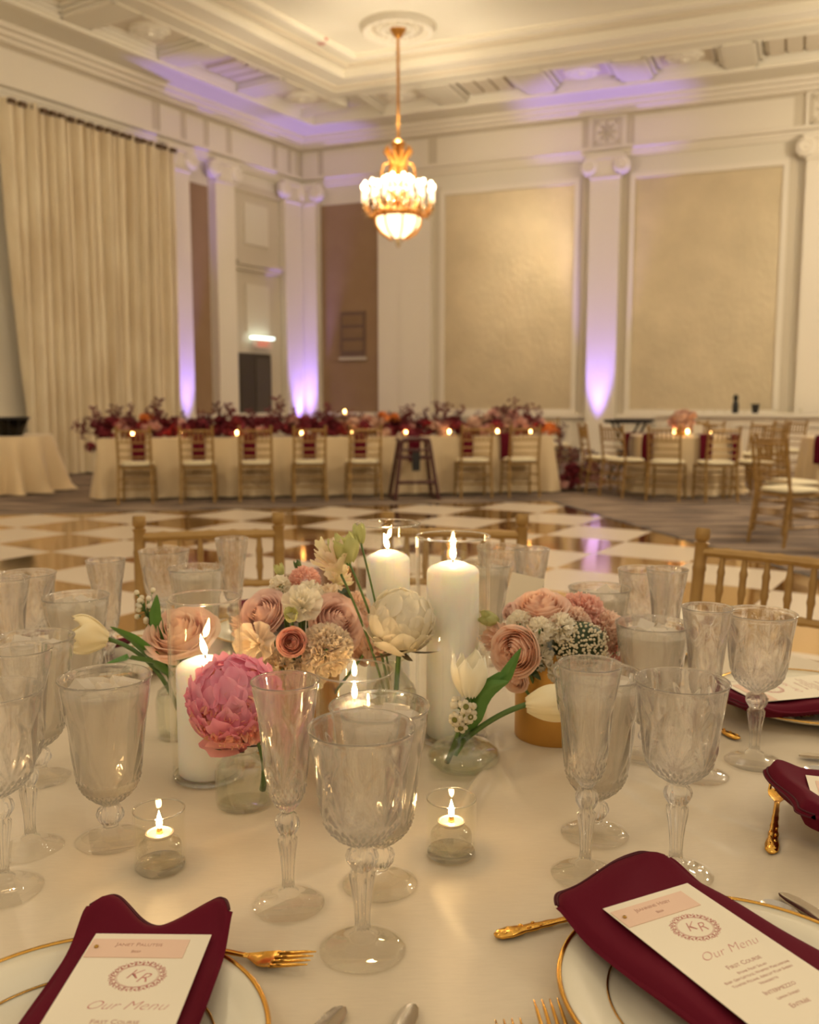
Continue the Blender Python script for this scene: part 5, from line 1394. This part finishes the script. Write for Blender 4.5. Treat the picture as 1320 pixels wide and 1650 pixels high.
def napkin(w, L, end, thick=.016, dip=None, wave=0, seed=1):
    """folded napkin slab lying along -y from its top end at y=0"""
    Rr = random.Random(seed); mb = MB(); nu, nv = 36, 40
    def top_y(u): return end(u)
    def surf(u, v, s):
        x = (u - .5) * w; y0 = top_y(u); y = y0 * (1 - v) + (-L) * v
        ex = min(u, 1 - u); e = math.sqrt(max(0, 1 - (1 - min(1, ex / .09)) ** 2)); f = math.sqrt(max(0, 1 - (1 - min(1, v / .05)) ** 2)) if v < .05 else 1
        e = .15 + .85 * min(e, f if v < .05 else 1)
        h = thick / 2 * e
        curl = .012 * math.exp(-(v / .10) ** 2) * (1 if dip is None else (.4 + 1.2 * abs(2 * u - 1) ** 1.5))
        un = .0016 * sin(7 * u + 5 * v + seed) + .0012 * sin(15 * v + 4 * u)
        return Vector((x * (1 + .04 * sin(3 * v)), y, thick / 2 + s * h + curl + un * (1 if s > 0 else .3)))
    mb.grid(lambda u, v: surf(u, v, 1), nu, nv); mb.grid(lambda u, v: surf(1 - u, v, -1), nu, nv)
    # stitch sides
    for side in (0, 1):
        mb.grid(lambda u, v: surf(side, v if side else 1 - v, 2 * u - 1) + Vector(((.004 if side else -.004) * sin(PI * u), 0, 0)), 6, nv)
    mb.grid(lambda u, v: surf(1 - v, 0, 2 * u - 1) + Vector((0, .004 * sin(PI * u), 0)), 6, nu)
    mb.grid(lambda u, v: surf(v, 1, 2 * u - 1), 4, nu)
    hem = MB().tube([surf(k / 60, .0, 1) + Vector((0, .0005, .0004)) for k in range(61)], .0011, 6)
    hem2 = MB().tube([surf(k / 60, .0, -.2) + Vector((0, .004, 0)) for k in range(61)], .0011, 6)
    return mb, surf, hem, hem2
def wreath(parent, loc, R, rz=0):
    e = MB(); Rr = random.Random(2); n = 40
    def blob(x, y, a, l, w):
        pts = []
        for k in range(8):
            t = 2 * PI * k / 8; px_, py_ = cos(t) * l, sin(t) * w; pts.append((x + px_ * cos(a) - py_ * sin(a), y + px_ * sin(a) + py_ * cos(a)))
        e.prism(pts, 0, .00012)
    def line(pts, w):
        for (x0, y0), (x1, y1) in zip(pts, pts[1:]):
            d = math.hypot(x1 - x0, y1 - y0) or 1; nx, ny = -(y1 - y0) / d * w, (x1 - x0) / d * w
            e.prism([(x0 - nx, y0 - ny), (x1 - nx, y1 - ny), (x1 + nx, y1 + ny), (x0 + nx, y0 + ny)], 0, .00012)
    for rr, w in ((.74, .0002), (.69, .00013)): line([(R * rr * 1.08 * cos(t * 2 * PI / 48), R * rr * .92 * sin(t * 2 * PI / 48)) for t in range(49)], w)
    for k in range(n):
        a = 2 * PI * k / n; r = R * (.84 + .07 * (k % 2)); x, y = r * 1.08 * cos(a), r * .92 * sin(a)
        blob(x, y, a + (.9 if k % 2 else -.7), R * .085, R * .024)
        blob(x * .93, y * .93, a + 1.8, R * .055, R * .02)
        if k % 4 == 0:
            for q in range(5): blob(x * 1.10 + R * .05 * cos(q * 1.256), y * 1.10 + R * .05 * sin(q * 1.256), q * 1.256, R * .034, R * .014)
        if k % 4 == 2:
            cx_, cy_ = x * 1.08, y * 1.08; line([(cx_ + R * .07 * (1 - t / 14) * cos(a + t * .45), cy_ + R * .07 * (1 - t / 14) * sin(a + t * .45)) for t in range(13)], .00016)
    o = e.build('wreath_emblem', M['ink'], parent, sharp=0); o.location = loc; o.rotation_euler = (0, 0, rz)
    text('K', R * .78, M['ink'], parent, (loc[0] - R * .20, loc[1] + R * .08, loc[2]), 'monogram_letter', .45, offset=-.0003)
    text('R', R * .78, M['ink'], parent, (loc[0] + R * .20, loc[1] - R * .12, loc[2]), 'monogram_letter', .45, offset=-.0003)
def menu(nap, loc, rz, label, name, meal, w=.098, L=.235, tilt=0, full=True):
    m = thing('menu_card', label, 'menu card', loc, rz, 'menu cards on the napkins')
    m.rotation_euler = (tilt, 0, rz)
    MB().box(-w / 2, -L, 0, w / 2, 0, .0005).build('card_sheet', M['card'], m)
    tg = MB().box(-w / 2 + .0015, -.034, .0006, w / 2 - .016, -.0085, .0011).build('name_tag', M['blush_card'], m)
    if name: text(name, .0066, M['ink2'], tg, (-.007, -.0165, .0011), 'name_lettering', caps=True)
    if meal: text(meal, .0047, M['ink2'], tg, (-.007, -.0262, .0011), 'meal_lettering', caps=True)
    MB().ball((-w / 2 + .0075, -.0205, .0017), .0019, 12, 8, (1, 1, .7)).build('brass_brad', M['brass'], tg)
    if full:
        wreath(m, (.004, -.0575, .0005), .0215)
        text('Our Menu', .0145, M['ink'], m, (.006, -.0935, .0005), 'script_title', .5, offset=-.00035)
        y = -.112
        for body, sz, dy in (('First Course', .0068, .0085), ('Stone Fruit Salad', .0040, .0056), ('Baby Gem Lettuce, Whipped Mascarpone', .0040, .0056), ('Toasted Pecans, Apricot Plum Sherry', .0040, .0056), ('Vinaigrette', .0040, .0105),
                             ('Intermezzo', .0068, .0085), ('Lemon Sorbet', .0040, .0105), ('Entrée', .0068, .0085)):
            text(body, sz, M['ink2'], m, (.004, y, .0005), 'menu_lettering', caps=True); y -= dy
    return m
def lay_napkin(mbs, loc, rz, label, grp='burgundy napkins on the near table', tilt=0):
    mb, surf, hem, hem2 = mbs
    n = thing('napkin', label, 'napkin', loc, rz, grp); n.rotation_euler = (tilt, 0, rz)
    mb.build('cloth', M['napkin'], n, sharp=0); hem.build('hem', M['hem'], n, sharp=0); hem2.build('hem', M['hem'], n, sharp=0)
    return n
NZ = TZ + .0215
def endL(u):
    x = 2 * u - 1
    return -.034 * (math.cos(PI * x) * .5 + .5) ** 1.2 - .018 * max(0, abs(x) - .72) ** 2 / .0784 * 1.6
lay_napkin(napkin(.122, .27, endL, .015, dip=1, seed=2), (-.217, .792, NZ), math.radians(-2.5), 'burgundy napkin with two rounded lobes on the lower left plate')
menu(None, (-.216, .7375, NZ + .0195), math.radians(-1), 'menu card on the lower left plate, tag reading Janet', 'Janet Palutsis', 'Beef')
def endR(u):
    x = 2 * u - 1
    return .010 * sin(x * 2.4) - .012 * max(0, abs(x) - .78) ** 2 / .0484 * 1.4 + .002
lay_napkin(napkin(.150, .30, endR, .017, seed=5), (.186, .838, NZ), math.radians(31), 'burgundy napkin with a wavy top end on the lower right plate', tilt=math.radians(.8))
menu(None, (.2145, .7955, NZ + .0215), math.radians(26.5), 'menu card on the lower right plate, tag reading Jeannine', 'Jeannine Hisey', 'Beef', tilt=math.radians(.8))
lay_napkin(napkin(.135, .26, endR, .030, seed=7), (.424, 1.008, NZ + .002), math.radians(76), 'burgundy napkin cut off by the right edge, fork tines behind it')
menu(None, (.446, .990, NZ + .0345), math.radians(73), 'menu card cut off by the right edge, on the folded napkin', 'Michael Hisey', 'Beef')
lay_napkin(napkin(.130, .26, endR, .020, seed=8), (.468, 1.372, NZ), math.radians(104), 'burgundy napkin behind the farthest-right goblet')
menu(None, (.505, 1.382, NZ + .0225), math.radians(104), 'menu card on the plate behind the farthest-right goblet', '', '')
lay_napkin(napkin(.130, .24, endR, .015, seed=9), (.425, 1.755, NZ), math.radians(135), 'burgundy napkin at the far right behind the iced water goblets')
menu(None, (.445, 1.78, NZ + .018), math.radians(135), 'menu card at the far right behind the iced water goblets', '', '', full=False)
lay_napkin(napkin(.130, .24, endR, .015, seed=10), (-.55, 1.66, NZ), math.radians(230), 'burgundy napkin at the far left behind the goblets')
menu(None, (-.565, 1.68, NZ + .018), math.radians(230), 'menu card at the far left behind the goblets', '', '', full=False)
lay_napkin(napkin(.125, .24, endR, .015, seed=11), (-.262, 1.868, NZ), math.radians(200), 'burgundy napkin before the left chair, seen through the glasses')

# ---- cutlery, local +y towards the tip, resting on z=0
def gold_handle(mb, y0, y1):
    pts = []; rs = []
    n = 22
    for k in range(n + 1):
        f = k / n; pts.append((0, y0 + (y1 - y0) * f, .0035)); rs.append(.0026 + .0042 * (1 - f) ** 2 + .0007 * sin(f * 40) * (1 - f) + (.001 if k == 3 else 0))
    rs[0] = .0025; rs[1] = .0055
    t = MB().tube(pts, rs, 12); t.v = [(x * 1.25, y, .0035 + (z - .0035) * .55) for x, y, z in t.v]; mb.merge(t)
    for k in range(7):
        f = k / 7; mb.ball((.0028 * (-1) ** k, y0 + .008 + f * .045, .0062), .0022 * (1 - .5 * f), 8, 5, (1, 1.5, .6))
def ribbon(mb, pts, th=.0011):
    """pts = (y, halfwidth, z)"""
    n = len(pts) - 1
    def f(u, v, s):
        k = min(n - 1, int(v * n)); t = v * n - k; a, b = pts[k], pts[k + 1]; y = a[0] + (b[0] - a[0]) * t; w = a[1] + (b[1] - a[1]) * t; z = a[2] + (b[2] - a[2]) * t
        x = 2 * u - 1; return (x * w, y, z + s * th / 2 + .12 * w * x * x)
    mb.grid(lambda u, v: f(u, v, 1), 8, n * 3); mb.grid(lambda u, v: f(1 - u, v, -1), 8, n * 3)
    mb.grid(lambda u, v: f(1, v, 2 * u - 1), 1, n * 3); mb.grid(lambda u, v: f(0, v, 1 - 2 * u), 1, n * 3)
def fork(L=.175, label='', grp='gold forks'):
    o = thing('fork', label, 'fork', (0, 0, 0), 0, grp)
    h = MB(); gold_handle(h, 0, L - .06); h.build('handle', M['gold'], o, sharp=0)
    b = MB(); ribbon(b, [(L - .062, .0026, .0035), (L - .055, .006, .0030), (L - .047, .0105, .0022), (L - .040, .0118, .0030), (L - .034, .0115, .0045)]); b.build('neck', M['gold'], o, sharp=0)
    for k in range(4):
        x = -.0096 + .0064 * k
        t = MB().tube([(x, L - .036, .0044), (x, L - .022, .0075), (x, L - .010, .0105), (x, L, .0125)], [.0019, .0017, .0014, .0006], 8)
        t.build('tine', M['gold'], o, sharp=0)
    return o
def knife(L=.21, label='', grp='silver knives'):
    o = thing('knife', label, 'knife', (0, 0, 0), 0, grp)
    b = MB(); ribbon(b, [(.09, .005, .004), (.11, .0085, .004), (.17, .0092, .004), (.195, .0085, .004), (.205, .006, .004), (.21, .002, .004)], .0016); b.build('blade', M['silver'], o, sharp=0)
    h = MB(); gold_handle(h, 0, .095); h.build('handle', M['silver'], o, sharp=0); return o
def spoon(label, grp='silver spoons'):
    o = thing('spoon', label, 'spoon', (0, 0, 0), 0, grp)
    def f(u, v, s):
        a = 2 * PI * u; r = v; return (.0145 * r * cos(a), .155 + .022 * r * sin(a), .0022 + .0055 * r * r + s)
    b = MB(); b.grid(lambda u, v: f(u, v, .0006), 24, 6); b.grid(lambda u, v: f(1 - u, v, -.0004), 24, 6); b.build('bowl', M['silver'], o, sharp=0)
    h = MB(); gold_handle(h, 0, .135); h.build('handle', M['silver'], o, sharp=0); return o
def place(o, x, y, dx, dy, z=.001, tilt=0):
    """put the tip-end origin so that the item's base is at (x,y) and it points along (dx,dy)"""
    o.location = (x, y, TZ + z); o.rotation_euler = (tilt, 0, math.atan2(dy, dx) - PI / 2)
GF = 'gold forks on the near table'
f1 = fork(.170, 'gold dessert fork lying above the lower left plate, tines to the right', GF); place(f1, -.2465, .796, .165, -.050, .0015)
f2 = dup(f1, (0, 0, 0), 0, 'gold dessert fork whose ornate handle shows left of the right napkin'); place(f2, .078, .796, .16, .062, .001)
def fan(tx, ty, d, lab, src=f1, L=.170, z=.001):
    q = dup(src, (0, 0, 0), 0, lab); v = Vector(d).normalized(); place(q, tx - v.x * L, ty - v.y * L, v.x, v.y, z); return q
dv = (-.30, .95)
fan(.076, .668, (-.12, .99), 'gold fork left of the lower right plate, outer one'); fan(.109, .692, (-.12, .99), 'gold fork left of the lower right plate, inner one with tines higher')
k1 = knife(label='silver knife at the bottom edge right of the lower left plate, left one', grp='silver knives on the near table'); place(k1, -.053 - .09, .695 - .19, .09, .19)
def kn(tx, ty, d, lab, src, L=.21): 
    q = dup(src, (0, 0, 0), 0, lab); v = Vector(d).normalized(); place(q, tx - v.x * L, ty - v.y * L, v.x, v.y); return q
kn(.003, .698, (.28, .96), 'silver knife at the bottom edge, nearer the middle of the table', k1)
kn(.366, .868, (-.42, .9), 'silver knife right of the lower right plate, at the picture edge', k1)
s1 = spoon('silver spoon right of the lower right plate beside the knife', 'silver spoons on the near table'); v = Vector((-.42, .9)).normalized(); place(s1, .343 - v.x * .177, .850 - v.y * .177, v.x, v.y, .0005)
s2 = dup(s1, (0, 0, 0), 0, 'silver spoon at the right edge above the cut-off napkin'); place(s2, .690, 1.135, -.98, .20)
k2 = dup(k1, (0, 0, 0), 0, 'silver knife at the right edge above the cut-off napkin'); place(k2, .740, 1.185, -.98, .20)
f3 = dup(f1, (0, 0, 0), 0, 'gold fork whose handle end shows left of the farthest-right goblet stem'); place(f3, .475, 1.292, -.07, .16)
f4 = dup(f1, (0, 0, 0), 0, 'gold fork under the cut-off napkin, handle end and tines showing'); place(f4, .390, .952, .070, .155); f4.rotation_euler = (.12, 0, f4.rotation_euler.z); f4.rotation_mode = 'ZYX'; f4.rotation_mode = 'XYZ'
f5 = dup(f1, (0, 0, 0), 0, 'gold fork beside the plate behind the farthest-right goblet'); place(f5, .640, 1.250, -.20, .9, .001)
